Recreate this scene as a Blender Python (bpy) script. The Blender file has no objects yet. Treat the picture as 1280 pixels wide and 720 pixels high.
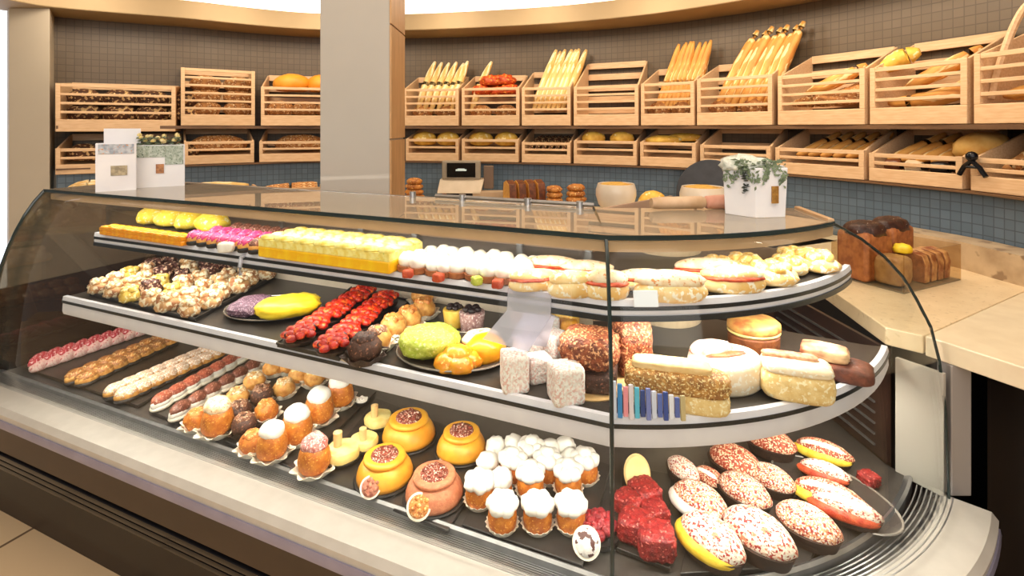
import bpy, bmesh, math, random
from mathutils import Vector, Matrix, noise
random.seed(7)
PI = math.pi
COL = bpy.context.scene.collection
SC = bpy.context.scene

# ------------------------------------------------------------------ camera maths
F = 640.0; EYE = 1.55; HOR = 160.0
def at(px, py, z):
    Y = (EYE - z) * F / (py - HOR)
    return Vector(((px - 640.0) / F * Y, Y, z))
def atY(px, Y, z=0.0):
    return Vector(((px - 640.0) / F * Y, Y, z))

# ------------------------------------------------------------------ materials
def lin(c):
    return tuple((x/255/12.92 if x/255 <= .04045 else ((x/255+.055)/1.055)**2.4) for x in c) + (1.0,)
MATS = {}
def mat(name, c1, c2=None, scale=40.0, rough=.55, bump=0.0, spots=None, metal=0.0, spec=.5, vary=0.0, coat=0.0, stretch=None, detail=4, sss=0.0):
    if name in MATS: return MATS[name]
    m = bpy.data.materials.new(name); m.use_nodes = True
    nt = m.node_tree; N = nt.nodes; L = nt.links
    b = N['Principled BSDF']
    b.inputs['Roughness'].default_value = rough
    b.inputs['Metallic'].default_value = metal
    b.inputs['Specular IOR Level'].default_value = spec
    b.inputs['Coat Weight'].default_value = coat
    if coat: b.inputs['Coat Roughness'].default_value = .12
    if sss:
        b.inputs['Subsurface Weight'].default_value = sss
        b.inputs['Subsurface Radius'].default_value = (.01, .006, .003)
    tc = N.new('ShaderNodeTexCoord')
    vec = tc.outputs['Object']
    if stretch:
        mp = N.new('ShaderNodeMapping'); mp.inputs['Scale'].default_value = stretch
        L.new(vec, mp.inputs['Vector']); vec = mp.outputs['Vector']
    c2 = c2 or c1
    nz = N.new('ShaderNodeTexNoise'); nz.inputs['Scale'].default_value = scale; nz.inputs['Detail'].default_value = detail
    L.new(vec, nz.inputs['Vector'])
    rp = N.new('ShaderNodeValToRGB')
    rp.color_ramp.elements[0].position = .36; rp.color_ramp.elements[0].color = lin(c1)
    rp.color_ramp.elements[1].position = .64; rp.color_ramp.elements[1].color = lin(c2)
    L.new(nz.outputs['Fac'], rp.inputs['Fac'])
    col = rp.outputs['Color']
    if spots:
        for (sc, sscale, thr) in (spots if isinstance(spots, list) else [spots]):
            n2 = N.new('ShaderNodeTexNoise'); n2.inputs['Scale'].default_value = sscale; n2.inputs['Detail'].default_value = 2
            ad = N.new('ShaderNodeVectorMath'); ad.operation = 'ADD'; ad.inputs[1].default_value = (sscale*.13, 3.1, sc[0]*.1)
            L.new(vec, ad.inputs[0]); L.new(ad.outputs[0], n2.inputs['Vector'])
            r2 = N.new('ShaderNodeValToRGB'); r2.color_ramp.elements[0].position = thr; r2.color_ramp.elements[1].position = thr + .04
            L.new(n2.outputs['Fac'], r2.inputs['Fac'])
            mx = N.new('ShaderNodeMix'); mx.data_type = 'RGBA'
            L.new(r2.outputs['Color'], mx.inputs['Factor']); L.new(col, mx.inputs['A']); mx.inputs['B'].default_value = lin(sc)
            col = mx.outputs['Result']
    if vary:
        oi = N.new('ShaderNodeObjectInfo'); hs = N.new('ShaderNodeHueSaturation')
        ma = N.new('ShaderNodeMapRange'); ma.inputs['To Min'].default_value = 1 - vary; ma.inputs['To Max'].default_value = 1 + vary
        L.new(oi.outputs['Random'], ma.inputs['Value']); L.new(ma.outputs['Result'], hs.inputs['Value']); L.new(col, hs.inputs['Color'])
        col = hs.outputs['Color']
    L.new(col, b.inputs['Base Color'])
    if bump:
        bp = N.new('ShaderNodeBump'); bp.inputs['Strength'].default_value = bump; bp.inputs['Distance'].default_value = .004
        n3 = N.new('ShaderNodeTexNoise'); n3.inputs['Scale'].default_value = scale*2.2; n3.inputs['Detail'].default_value = 3
        L.new(vec, n3.inputs['Vector']); L.new(n3.outputs['Fac'], bp.inputs['Height']); L.new(bp.outputs['Normal'], b.inputs['Normal'])
    MATS[name] = m
    return m
def glass(name, tint=(245, 250, 248), ior=1.45, gl=1.0, rough=.0, dark=None):
    if name in MATS: return MATS[name]
    m = bpy.data.materials.new(name); m.use_nodes = True
    nt = m.node_tree; N = nt.nodes; L = nt.links; N.remove(N['Principled BSDF'])
    out = N['Material Output']
    t = N.new('ShaderNodeBsdfTransparent'); t.inputs['Color'].default_value = lin(tint)
    g = N.new('ShaderNodeBsdfGlossy'); g.inputs['Roughness'].default_value = rough
    fr = N.new('ShaderNodeFresnel'); ge = N.new('ShaderNodeNewGeometry')
    mr = N.new('ShaderNodeMapRange'); mr.inputs['To Min'].default_value = ior; mr.inputs['To Max'].default_value = 1/ior
    L.new(ge.outputs['Backfacing'], mr.inputs['Value']); L.new(mr.outputs['Result'], fr.inputs['IOR'])
    mu = N.new('ShaderNodeMath'); mu.operation = 'MULTIPLY'; mu.inputs[1].default_value = gl; mu.use_clamp = True
    L.new(fr.outputs[0], mu.inputs[0])
    mx = N.new('ShaderNodeMixShader'); L.new(mu.outputs[0], mx.inputs[0]); L.new(t.outputs[0], mx.inputs[1]); L.new(g.outputs[0], mx.inputs[2])
    last = mx.outputs[0]
    if dark:
        d = N.new('ShaderNodeBsdfDiffuse'); d.inputs['Color'].default_value = lin(dark[0])
        m2 = N.new('ShaderNodeMixShader'); m2.inputs[0].default_value = dark[1]
        L.new(last, m2.inputs[1]); L.new(d.outputs[0], m2.inputs[2]); last = m2.outputs[0]
    L.new(last, out.inputs['Surface'])
    MATS[name] = m
    return m
def emit(name, c, s):
    if name in MATS: return MATS[name]
    m = bpy.data.materials.new(name); m.use_nodes = True
    b = m.node_tree.nodes['Principled BSDF']
    b.inputs['Base Color'].default_value = lin(c); b.inputs['Emission Color'].default_value = lin(c); b.inputs['Emission Strength'].default_value = s
    MATS[name] = m
    return m
def tiles(name, c1, c2, grout, size, rough=.4, gap=.06, bump=.3, offset=0.0, coords='UV'):
    m = bpy.data.materials.new(name); m.use_nodes = True
    nt = m.node_tree; N = nt.nodes; L = nt.links; b = N['Principled BSDF']; b.inputs['Roughness'].default_value = rough
    tc = N.new('ShaderNodeTexCoord'); br = N.new('ShaderNodeTexBrick')
    br.offset = offset; br.inputs['Scale'].default_value = 1.0/size
    br.inputs['Brick Width'].default_value = 1.0; br.inputs['Row Height'].default_value = 1.0
    br.inputs['Mortar Size'].default_value = gap; br.inputs['Mortar Smooth'].default_value = .3
    br.inputs['Color1'].default_value = lin(c1); br.inputs['Color2'].default_value = lin(c2); br.inputs['Mortar'].default_value = lin(grout)
    L.new(tc.outputs[coords], br.inputs['Vector'])
    L.new(br.outputs['Color'], b.inputs['Base Color'])
    bp = N.new('ShaderNodeBump'); bp.invert = True; bp.inputs['Strength'].default_value = bump; bp.inputs['Distance'].default_value = .002
    L.new(br.outputs['Fac'], bp.inputs['Height']); L.new(bp.outputs['Normal'], b.inputs['Normal'])
    return m

# ------------------------------------------------------------------ mesh builder
class MB:
    def __init__(s): s.v = []; s.f = []; s.uv = {}
    def add(s, vs, fs, M=None):
        o = len(s.v)
        s.v += [tuple(M @ Vector(p)) if M else tuple(p) for p in vs]
        s.f += [tuple(i + o for i in f) for f in fs]
        return s
    def box(s, c, size, M=None, taper=1.0):
        x, y, z = size[0]/2, size[1]/2, size[2]/2
        vs = [(c[0]+sx*x*(taper if sz > 0 else 1), c[1]+sy*y*(taper if sz > 0 else 1), c[2]+sz*z) for sz in (-1, 1) for sy in (-1, 1) for sx in (-1, 1)]
        return s.add(vs, [(0,2,3,1), (4,5,7,6), (0,1,5,4), (2,6,7,3), (0,4,6,2), (1,3,7,5)], M)
    def bar(s, a, b, w, h, up=(0,0,1)):
        a = Vector(a); b = Vector(b); d = b - a; L = d.length; d.normalize()
        sx = d.cross(Vector(up))
        if sx.length < 1e-5: sx = Vector((1,0,0))
        sx.normalize(); u = sx.cross(d)
        M = Matrix((sx, d, u)).transposed().to_4x4(); M.translation = (a+b)/2
        return s.box((0,0,0), (w, L, h), M)
    def lathe(s, prof, seg=24, M=None, sx=1.0, sy=1.0, wob=None):
        vs = []; fs = []; n = len(prof)
        for j, (r, z) in enumerate(prof):
            for i in range(seg):
                a = 2*PI*i/seg
                k = wob(a, j, z) if wob else 1.0
                vs.append((r*k*math.cos(a)*sx, r*k*math.sin(a)*sy, z))
        for j in range(n-1):
            for i in range(seg):
                i2 = (i+1) % seg
                fs.append((j*seg+i, j*seg+i2, (j+1)*seg+i2, (j+1)*seg+i))
        if prof[0][0] > 1e-6: fs.append(tuple(range(seg-1, -1, -1)))
        if prof[-1][0] > 1e-6: fs.append(tuple((n-1)*seg+i for i in range(seg)))
        return s.add(vs, fs, M)
    def lump(s, c, r, amp=.12, freq=2.2, sub=3, seed=0, flat=-.7, M=None, oct2=0.0):
        bm = bmesh.new(); bmesh.ops.create_icosphere(bm, subdivisions=sub, radius=1.0)
        off = Vector((seed*7.3, seed*3.1, seed*1.7))
        vs = []
        for v in bm.verts:
            p = v.co.copy()
            k = 1 + amp*noise.noise(p*freq + off) + oct2*noise.noise(p*freq*3.3 + off)
            p *= k
            if p.z < flat: p.z = flat
            vs.append((c[0]+p.x*r[0], c[1]+p.y*r[1], c[2]+(p.z-flat)*r[2]))
        fs = [tuple(v.index for v in f.verts) for f in bm.faces]
        bm.free()
        return s.add(vs, fs, M)
    def tube(s, pts, r, seg=8, closed=False, rad=None):
        pts = [Vector(p) for p in pts]; n = len(pts); vs = []; fs = []
        for i, p in enumerate(pts):
            t = (pts[(i+1) % n] - pts[i-1]) if closed else (pts[min(i+1, n-1)] - pts[max(i-1, 0)])
            t.normalize()
            a = t.cross(Vector((0,0,1)))
            if a.length < 1e-4: a = Vector((1,0,0))
            a.normalize(); b = a.cross(t)
            rr = rad(i/(n-1)) if rad else r
            for k in range(seg):
                th = 2*PI*k/seg; vs.append(tuple(p + a*math.cos(th)*rr + b*math.sin(th)*rr))
        for i in range(n if closed else n-1):
            j = (i+1) % n
            for k in range(seg):
                k2 = (k+1) % seg; fs.append((i*seg+k, i*seg+k2, j*seg+k2, j*seg+k))
        if not closed:
            fs.append(tuple(range(seg-1, -1, -1))); fs.append(tuple((n-1)*seg+k for k in range(seg)))
        return s.add(vs, fs)
    def prism(s, poly, z0, z1, M=None):
        n = len(poly)
        vs = [(p[0], p[1], z0) for p in poly] + [(p[0], p[1], z1) for p in poly]
        fs = [tuple(range(n-1, -1, -1)), tuple(range(n, 2*n))] + [(i, (i+1) % n, n+(i+1) % n, n+i) for i in range(n)]
        return s.add(vs, fs, M)
    def grid(s, rows, closed=False, caps=False):
        nr = len(rows); nc = len(rows[0]); vs = [tuple(p) for r in rows for p in r]; fs = []
        for i in range(nr if closed else nr-1):
            i2 = (i+1) % nr
            for j in range(nc-1): fs.append((i*nc+j, i*nc+j+1, i2*nc+j+1, i2*nc+j))
        if closed and caps:
            fs.append(tuple(i*nc for i in range(nr))); fs.append(tuple(i*nc+nc-1 for i in range(nr-1, -1, -1)))
        return s.add(vs, fs)
    def build(s, name, m, parent=None, smooth=True, bevel=0.0, sub=0, ang=40, solid=0.0):
        me = bpy.data.meshes.new(name); me.from_pydata(s.v, [], s.f); me.validate()
        bm = bmesh.new(); bm.from_mesh(me); bmesh.ops.recalc_face_normals(bm, faces=bm.faces); bm.to_mesh(me); bm.free()
        if m: me.materials.append(m)
        o = bpy.data.objects.new(name, me); COL.objects.link(o)
        if smooth:
            me.shade_smooth()
            me.set_sharp_from_angle(angle=math.radians(ang))
        if solid:
            md = o.modifiers.new('thickness', 'SOLIDIFY'); md.thickness = solid; md.offset = 0
        if bevel:
            md = o.modifiers.new('edges', 'BEVEL'); md.width = bevel; md.segments = 2; md.limit_method = 'ANGLE'
        if sub:
            md = o.modifiers.new('round', 'SUBSURF'); md.levels = sub; md.render_levels = sub
        if parent: o.parent = parent
        return o

def thing(name, label, cat, loc=(0,0,0), rz=0.0, group=None):
    o = bpy.data.objects.new(name, None); o.empty_display_size = .05; COL.objects.link(o)
    o.location = loc; o.rotation_euler = (0, 0, rz); o['label'] = label; o['category'] = cat
    if group: o['group'] = group
    return o
def tag(o, label, cat, group=None):
    o['label'] = label; o['category'] = cat
    if group: o['group'] = group
    return o
def struct(o):
    o['kind'] = 'structure'; return o
def dup(root):
    r = root.copy(); COL.objects.link(r)
    for ch in list(root.children):
        c = ch.copy(); COL.objects.link(c); c.parent = r; c.matrix_parent_inverse = ch.matrix_parent_inverse.copy()
        for g in list(ch.children):
            d = g.copy(); COL.objects.link(d); d.parent = c
    return r
PROTO = {}
def put(key, maker, loc, rz, label, group=None, s=1.0, tilt=None, cat=None):
    """first call builds the thing, later calls copy it"""
    if key not in PROTO:
        r = maker(); PROTO[key] = r
    else:
        r = dup(PROTO[key])
    r.location = loc; r.rotation_euler = (tilt[0] if tilt else 0, tilt[1] if tilt else 0, rz)
    r.scale = (s, s, s) if not isinstance(s, tuple) else s
    r['label'] = label
    if cat: r['category'] = cat
    if group: r['group'] = group
    elif 'group' in r: del r['group']
    return r
ORD = ['first', 'second', 'third', 'fourth', 'fifth', 'sixth', 'seventh', 'eighth', 'ninth', 'tenth', 'eleventh', 'twelfth', 'thirteenth', 'fourteenth']

# ------------------------------------------------------------------ display case plan
DV = Vector((-.921, .389)); NV = Vector((.389, .921)); CC = Vector((.28, 1.98)); PH0 = math.radians(-95.0)
def J(r): return CC + Vector((math.cos(PH0), math.sin(PH0)))*r
def straight(r, t):
    p = J(r) + DV*t
    return p
def tend(r, TL): return TL + .307*(r - .875)
def arcp(r, ph, kk=0.0, phe=math.radians(-40)):
    s = (ph - PH0)/(phe - PH0)
    rr = r*(1 + kk*s)
    return CC + Vector((math.cos(ph), math.sin(ph)))*rr
def path(r, TL, phe_deg=-40, kk=0.0, n=26, part='both'):
    phe = math.radians(phe_deg); pts = []
    if part in ('both', 'straight'):
        T = tend(r, TL)
        for i in range(7):
            pts.append(straight(r, T*(1 - i/6)))
    if part in ('both', 'corner'):
        for i in range(1 if part == 'both' else 0, n+1):
            ph = PH0 + (phe - PH0)*i/n
            pts.append(arcp(r, ph, kk, phe))
    return pts
def sweep(mb, prof, TL, phe=-40, kk=0.0, part='both', closed=True):
    rows = [[(p.x, p.y, z) for p in path(r, TL, phe, kk, part=part)] for (r, z) in prof]
    return mb.grid(rows, closed=closed, caps=closed)
def t_px(px, r):
    k = (px - 640)/F; j = J(r)
    return (k*j.y - j.x)/(DV.x - k*DV.y)
# ------------------------------------------------------------------ palette
WOOD = mat('beech_wood', (232,196,154), (218,178,134), 9, .5, .05, stretch=(1.5,14,14), vary=.05)
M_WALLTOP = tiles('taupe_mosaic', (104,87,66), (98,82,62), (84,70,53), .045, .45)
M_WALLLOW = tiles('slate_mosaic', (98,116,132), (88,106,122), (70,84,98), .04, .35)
M_FLOOR = tiles('floor_tile', (238,208,166), (232,200,158), (130,105,80), .62, .35, gap=.012, bump=.1, coords='Object')
M_PLASTER = mat('warm_plaster', (166,143,108), (160,137,103), 3, .7)
M_PILLAR = mat('pillar_plaster', (204,192,172), (198,186,166), 2, .7)
M_COLUMN = mat('column_paint', (192,185,174), (186,179,168), 2, .5)
M_COLWOOD = mat('column_veneer', (205,160,110), (190,146,98), 5, .5, stretch=(6,6,1))
M_WHITE = mat('white_paint', (240,236,226), rough=.6)
M_STONE = mat('cream_stone', (236,214,176), (228,204,164), 14, .3, spots=((214,190,150), 60, .62))
M_LEDGE = mat('ledge_stone', (188,182,172), (181,175,165), 20, .3, coat=.15)
M_TRIM = mat('lilac_grey_trim', (150,146,168), (140,136,158), 10, .3, metal=.3)
M_BROWN = mat('dark_brown_panel', (62,45,34), (54,39,29), 5, .35)
M_DARK = mat('black_brown', (30,22,19), (24,18,16), 6, .4)
M_RAIL = mat('black_rail', (22,24,30), rough=.18, metal=.4)
M_STEEL = mat('brushed_steel', (190,190,192), (176,176,178), 30, .28, metal=.9)
M_SHELFEDGE = mat('shelf_edge', (236,234,242), (228,226,236), 20, .35, metal=.1)
M_BLACKSEAL = mat('black_seal', (28,32,36), rough=.3)
M_SLATE = mat('slate_tray', (50,45,42), (42,38,35), 30, .35)
M_SHELFTOP = mat('shelf_top', (62,56,52), (55,50,46), 60, .35)
M_DECK = mat('deck_slate', (72,66,61), (64,58,54), 60, .35)
M_GLASS = glass('clear_glass', (251,253,252), 1.4, .5)
M_TOPGLASS = glass('top_glass', (238,240,236), 1.5, 1.6, dark=((196,182,162), .30))  # beige diffuse share paints the reflected room haze into the glass
M_MIRROR = glass('brown_mirror', (150,120,100), 2.2, 1.2, .03, dark=((206,176,152), .7))
M_ENDGLASS = glass('end_glass', (200,192,178), 1.9, 1.2, .02, dark=((158,142,122), .40))

# ------------------------------------------------------------------ shelf curve in plan
CPX = [(-120,2.6), (20,3.05), (68,3.2), (150,3.36), (233,3.52), (320,3.76), (400,3.93), (503,3.95), (600,3.84), (700,3.68), (797,3.44), (874,3.20), (971,2.88), (1083,2.47), (1210,2.08), (1280,1.87), (1400,1.60), (1520,1.35)]
def Yc(px):
    for (a, ya), (b, yb) in zip(CPX, CPX[1:]):
        if px <= b: return ya + (yb-ya)*(px-a)/(b-a)
    return CPX[-1][1]
RAW = [Vector(((p-640)/F*y, y)) for p, y in CPX]
def catmull(P, k=6):
    out = []
    for i in range(len(P)-1):
        p0 = P[max(i-1,0)]; p1 = P[i]; p2 = P[i+1]; p3 = P[min(i+2, len(P)-1)]
        for j in range(k):
            t = j/k
            out.append(.5*((2*p1)+(p2-p0)*t+(2*p0-5*p1+4*p2-p3)*t*t+(3*p1-p0-3*p2+p3)*t**3))
    out.append(P[-1]); return out
CUR = catmull(RAW)
for _ in range(3):
    CUR = [CUR[0]] + [(CUR[i-1]+CUR[i]*2+CUR[i+1])/4 for i in range(1, len(CUR)-1)] + [CUR[-1]]
def offs(o, P=None):
    P = P or CUR; out = []
    for i, p in enumerate(P):
        t = (P[min(i+1,len(P)-1)] - P[max(i-1,0)]).normalized()
        out.append(p + Vector((-t.y, t.x))*o)
    return out
CUR_IN = CUR[:]
def ring(mb, o0, o1, z0, z1, i0=0, i1=None):
    A = offs(o0)[i0:i1]; B = offs(o1)[i0:i1]
    rows = [[(p.x,p.y,z0) for p in A], [(p.x,p.y,z0) for p in B], [(p.x,p.y,z1) for p in B], [(p.x,p.y,z1) for p in A]]
    return mb.grid(rows, closed=True, caps=True)
def uvwall(o, pts):
    me = o.data; uv = me.uv_layers.new(name='UVMap'); cum = [0]
    for a, b in zip(pts, pts[1:]): cum.append(cum[-1] + (b-a).length)
    for l in me.loops:
        v = me.vertices[l.vertex_index].co; q = Vector((v.x, v.y))
        k = min(range(len(pts)), key=lambda i: (pts[i]-q).length)
        uv.data[l.index].uv = (cum[k], v.z)
ZU, ZL = 1.567, 1.297
IL = min(range(len(CUR)), key=lambda i: abs((640+F*CUR[i].x/CUR[i].y) - 66))
# ------------------------------------------------------------------ room shell
fl = MB().box((0,2,-.03), (12,12,.06)).build('floor', M_FLOOR, smooth=False); struct(fl); fl.rotation_euler = (0,0,math.radians(-22.9))
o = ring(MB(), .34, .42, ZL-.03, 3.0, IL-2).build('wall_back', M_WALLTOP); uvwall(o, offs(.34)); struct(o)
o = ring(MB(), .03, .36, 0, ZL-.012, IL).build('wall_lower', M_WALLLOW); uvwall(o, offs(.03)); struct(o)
# soffit with its fascia, the lit cove behind it
o = ring(MB(), -.02, .36, 2.30, 2.425).build('trim_1', M_PLASTER, bevel=.006); struct(o)
CUR_S = offs(-.02)
o = ring(MB(), .20, .24, 2.425, 3.0).build('cove_light', emit('cove_glow', (255,246,230), 1.7)); tag(o, 'glowing white cove light above the curved tan fascia', 'light')
o = MB().box((0,1.2,3.03), (12,9,.06)).build('ceiling', M_WHITE, smooth=False); struct(o)
# left pillar, return and daylight window
o = MB().prism([atY(11,3.2)[:2], atY(62,3.2)[:2], atY(71,3.62)[:2], atY(0,3.62)[:2]], 0, 2.30).build('wall_left', M_PILLAR, smooth=False, bevel=.004); struct(o)
o = MB().box((-3.75,3.3,1.55), (1.15,.04,3.0)).build('window_1', emit('daylight', (226,236,255), 2.0), smooth=False); struct(o)
# column
b = MB().box((0,0,1.5), (.30,.28,3.0))
co = b.build('wall_column', M_COLUMN, smooth=False, bevel=.004); struct(co)
cy = 2.22; cxl = (400-640)/F*cy; cxr = (487-640)/F*cy
co.location = ((cxl+cxr)/2, cy+.14, 0); co.scale = ((cxr-cxl)/.30, 1, 1)
b = MB()
for k in range(6): b.box((cxr+.004, cy+.14, .25+k*.5), (.008,.28,.492))
o = b.build('wall_column_veneer', M_COLWOOD, smooth=False); struct(o)

# shelf boards that carry the bread crates
o = ring(MB(), .005, .335, ZU-.022, ZU-.002, IL).build('wall_shelf', mat('shelf_board', (120,88,60), (104,76,52), 6, .5)); tag(o, 'long curved shelf board under the upper row of bread crates', 'shelf')
o = ring(MB(), -.005, .335, ZL-.012, ZL-.002, IL).build('wall_shelf', MATS['shelf_board']); tag(o, 'long curved shelf board under the lower row of bread crates', 'shelf')

# ------------------------------------------------------------------ crates
def basket(pa, pb, zb, h, hb, ns, label, group, depth=.31, name='bread_crate', empty_floor=False):
    A = atY(pa, Yc(pa)+.004, zb); B = atY(pb, Yc(pb)+.004, zb)
    d = (B-A); w = d.length - .012; rz = math.atan2(d.y, d.x)
    t = thing(name, label, 'crate', A, rz, group)
    fas = .078 if h > .2 else .062
    MB().box((w/2,.009,fas/2), (w,.018,fas)).build('fascia_board', WOOD, t, False, .003)
    m = MB()
    for x in (.012, w-.012): m.box((x,.009,fas+(h-fas)/2), (.024,.018,h-fas))
    for k in range(1, ns+1):
        z = fas + (h-fas)*k/ns - .011
        m.box((w/2,.008,z), (w-.048,.012,.02 if k == ns else .0155))
    m.build('front_rails', WOOD, t, False, .002)
    for x in (.006, w-.006):
        MB().add([(x-.006,.018,0),(x+.006,.018,0),(x+.006,depth,0),(x-.006,depth,0),(x-.006,.018,h),(x+.006,.018,h),(x+.006,depth,hb),(x-.006,depth,hb)],
                 [(0,1,2,3),(4,5,6,7),(0,1,5,4),(1,2,6,5),(2,3,7,6),(3,0,4,7)]).build('side_panel', WOOD, t, False, .002)
    m = MB(); n = max(3, int(hb/.075))
    for k in range(n): m.box((w/2,depth-.006,.03+(hb-.05)*k/(n-1)), (w-.024,.012,.045))
    m.build('back_slats', WOOD, t, False, .002)
    MB().add([(.012,.018,.03),(w-.012,.018,.03),(w-.012,depth-.012,.075),(.012,depth-.012,.075),(.012,.018,.04),(w-.012,.018,.04),(w-.012,depth-.012,.085),(.012,depth-.012,.085)],
                 [(0,1,2,3),(4,5,6,7),(0,1,5,4),(1,2,6,5),(2,3,7,6),(3,0,4,7)]).build('base_board', WOOD, t, False)
    M = Matrix.Translation(A) @ Matrix.Rotation(rz, 4, 'Z')
    return M, w, rz
GU = 'bread crates on the upper shelf'; GL = 'bread crates on the lower shelf'
U = {}; Lw = {}
upper = [(69,222,ZU-.04,.305,.33,4,'wide low crate of dark loaves at the left end of the upper shelf'),
 (226,321,ZU,.40,.42,6,'tall slatted crate holding loaves, second on the upper shelf'),
 (326,424,ZU,.29,.40,4,'crate with round orange loaves on top, left of the column'),
 (504,575,ZU,.285,.40,4,'crate of pale baguettes right beside the column, upper shelf'),
 (577,651,ZU,.285,.40,4,'crate heaped with orange cheese bread'),
 (652,715,ZU,.28,.42,4,'narrow crate of pale tall baguettes right of the cheese bread'),
 (717,800,ZU,.275,.47,4,'empty slatted crate on the upper shelf'),
 (801,870,ZU,.28,.40,4,'crate of golden baguettes right of the empty crate'),
 (871,968,ZU,.29,.40,4,'crate of dark-tipped golden baguettes, widest fan of bread'),
 (972,1084,ZU,.275,.40,4,'upper crate low on loaves, left of the yellow roll'),
 (1087,1213,ZU,.27,.40,4,'upper crate of mixed loaves with a yellow roll at its left corner'),
 (1217,1330,ZU,.28,.40,4,'upper crate with a bent hoop at the right picture edge')]
for i, a in enumerate(upper): U[i] = basket(*a, GU)
lower = [(69,224,ZL-.04,.165,.25,2,'wide lower crate of dark loaves behind the white boxes'),
 (230,320,ZL,.16,.25,2,'lower crate with a golden seeded loaf under the tall crate'),
 (324,424,ZL,.155,.25,2,'lower crate left of the column under the orange loaves'),
 (507,575,ZL,.17,.25,2,'lower crate with two flat loaves beside the column'),
 (577,650,ZL,.17,.25,2,'lower crate with two flat loaves under the cheese bread'),
 (652,715,ZL,.15,.25,2,'lower crate of dark thin sticks'),
 (717,798,ZL,.165,.25,2,'lower crate with two pale yellow rolls'),
 (800,872,ZL,.16,.25,2,'lower crate with flat filled breads under the golden baguettes'),
 (875,966,ZL,.15,.26,2,'empty lower crate with a brown floor'),
 (969,1083,ZL,.145,.26,2,'lower crate of slim baguettes above the white flower pot'),
 (1086,1207,ZL,.135,.26,2,'lower crate with a big pale loaf and small bottles'),
 (1213,1330,ZL,.135,.26,2,'lower crate with a black stand in front at the right edge')]
for i, a in enumerate(lower): Lw[i] = basket(*a, GL)

# ------------------------------------------------------------------ breads in the crates
CRUST = mat('baguette_crust', (230,172,88), (196,124,50), 26, .6, .3, spots=((246,216,156), 40, .58), vary=.12, stretch=(1,1,.22))
PALE = mat('pale_crust', (242,210,140), (220,168,88), 26, .65, .3, spots=((250,234,190), 40, .55), vary=.1, stretch=(1,1,.22))
DARKB = mat('dark_loaf', (112,70,42), (70,42,28), 24, .7, .6, spots=((226,188,130), 50, .56), vary=.35)
SEED = mat('seeded_loaf', (206,146,82), (156,96,48), 40, .7, .6, spots=((240,212,160), 80, .58), vary=.2)
ORANGE = mat('orange_crust', (244,170,60), (232,146,36), 6, .5, .15, vary=.05)
CHEESE = mat('cheese_bread', (226,96,36), (176,56,20), 34, .5, .8, spots=((250,170,70), 50, .6))
YELB = mat('yellow_loaf', (240,200,90), (214,160,54), 18, .6, .3, spots=((250,230,170), 30, .6), vary=.08)
def baguette_mesh(L, r, m, name, seed):
    n = 16; pts = [(0, .012*math.sin(3*i/n+seed), L*i/n) for i in range(n+1)]
    mb = MB(); mb.tube(pts, r, 10, rad=lambda t: r*(max(.16, math.sin(PI*min(1,max(0,t*.94+.03)))**.45))*(1+.035*math.sin(t*27+seed)))
    return mb.build(name, m, None, True, ang=80)
BG = {}
def stick(key, L, r, m, p, q, label, group, name='baguette', cat='bread'):
    """a stick loaf from p towards q"""
    d = (Vector(q)-Vector(p)).normalized()
    if key not in BG:
        BG[key] = baguette_mesh(L, r, m, name, len(BG)*1.7); o = BG[key]
    else:
        o = BG[key].copy(); COL.objects.link(o)
    o.location = p; o.rotation_euler = d.to_track_quat('Z', 'Y').to_euler()
    return tag(o, label, cat, group)
def fan(bk, key, L, r, m, n, what, grp, x0=.06, x1=.05, lean=.07, zt=.42, jit=.03, y0=.07, y1=.235):
    M, w, rz = bk
    for i in range(n):
        x = x0 + (w-x0-x1)*(i+.5)/n
        p = M @ Vector((x, y0, .075 + r)); q = M @ Vector((x+lean+random.uniform(-.015,.015), y1+random.uniform(-.02,.015), zt+random.uniform(-jit,jit)))
        stick(key, L, r, m, p, q, f'{ORD[i]} {what}', grp)
fan(U[3], 'bgA', .45, .03, PALE, 6, 'pale baguette from the column in the crate beside it', 'pale baguettes beside the column', lean=.10, zt=.50)
M, w, rz = U[4]
stick('bgA', .4, .03, PALE, M@Vector((.05,.07,.105)), M@Vector((.16,.22,.47)), 'single pale baguette at the left of the cheese bread', None)
def loaf_mb(r, amp=.1, seed=0, sub=3, freq=2.0, flat=-.6, o2=.05): return MB().lump((0,0,0), r, amp, freq, sub, seed, flat, oct2=o2)
LV = {}
def loaf(key, r, m, M, pos, rot, label, group=None, name='loaf', amp=.1, cat='bread', tilt=0.0, o2=.05, sub=3):
    if key not in LV:
        LV[key] = loaf_mb(r, amp, len(LV)+1, sub, o2=o2).build(name, m, ang=80); o = LV[key]
    else:
        o = LV[key].copy(); COL.objects.link(o)
    o.location = M @ Vector(pos); o.rotation_euler = (tilt, 0, rot + M.to_euler().z)
    return tag(o, label, cat, group)
for i, (x, y, z, s) in enumerate([(.13,.13,.24,0),(.24,.15,.235,.4),(.34,.13,.24,.8),(.20,.12,.31,.2),(.30,.13,.315,.6)]):
    loaf('cheese', (.085,.075,.05), CHEESE, M, (x,y,z), s, f'{["left lower","middle lower","right lower","upper left","upper right"][i]} lump of the orange cheese bread heap', 'orange cheese bread heap', 'cheese_bread', .3, o2=.25)
fan(U[5], 'bgB', .52, .03, PALE, 7, 'tall pale baguette from the left in the narrow crate', 'tall pale baguettes', lean=.12, zt=.56)
fan(U[7], 'bgC', .50, .027, CRUST, 8, 'golden baguette from the left, right of the empty crate', 'golden baguettes', lean=.09, zt=.53)
fan(U[8], 'bgD', .55, .034, CRUST, 7, 'dark-tipped baguette from the left in the widest fan', 'dark-tipped baguettes', lean=.17, zt=.52)
M, w, rz = U[2]
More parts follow.
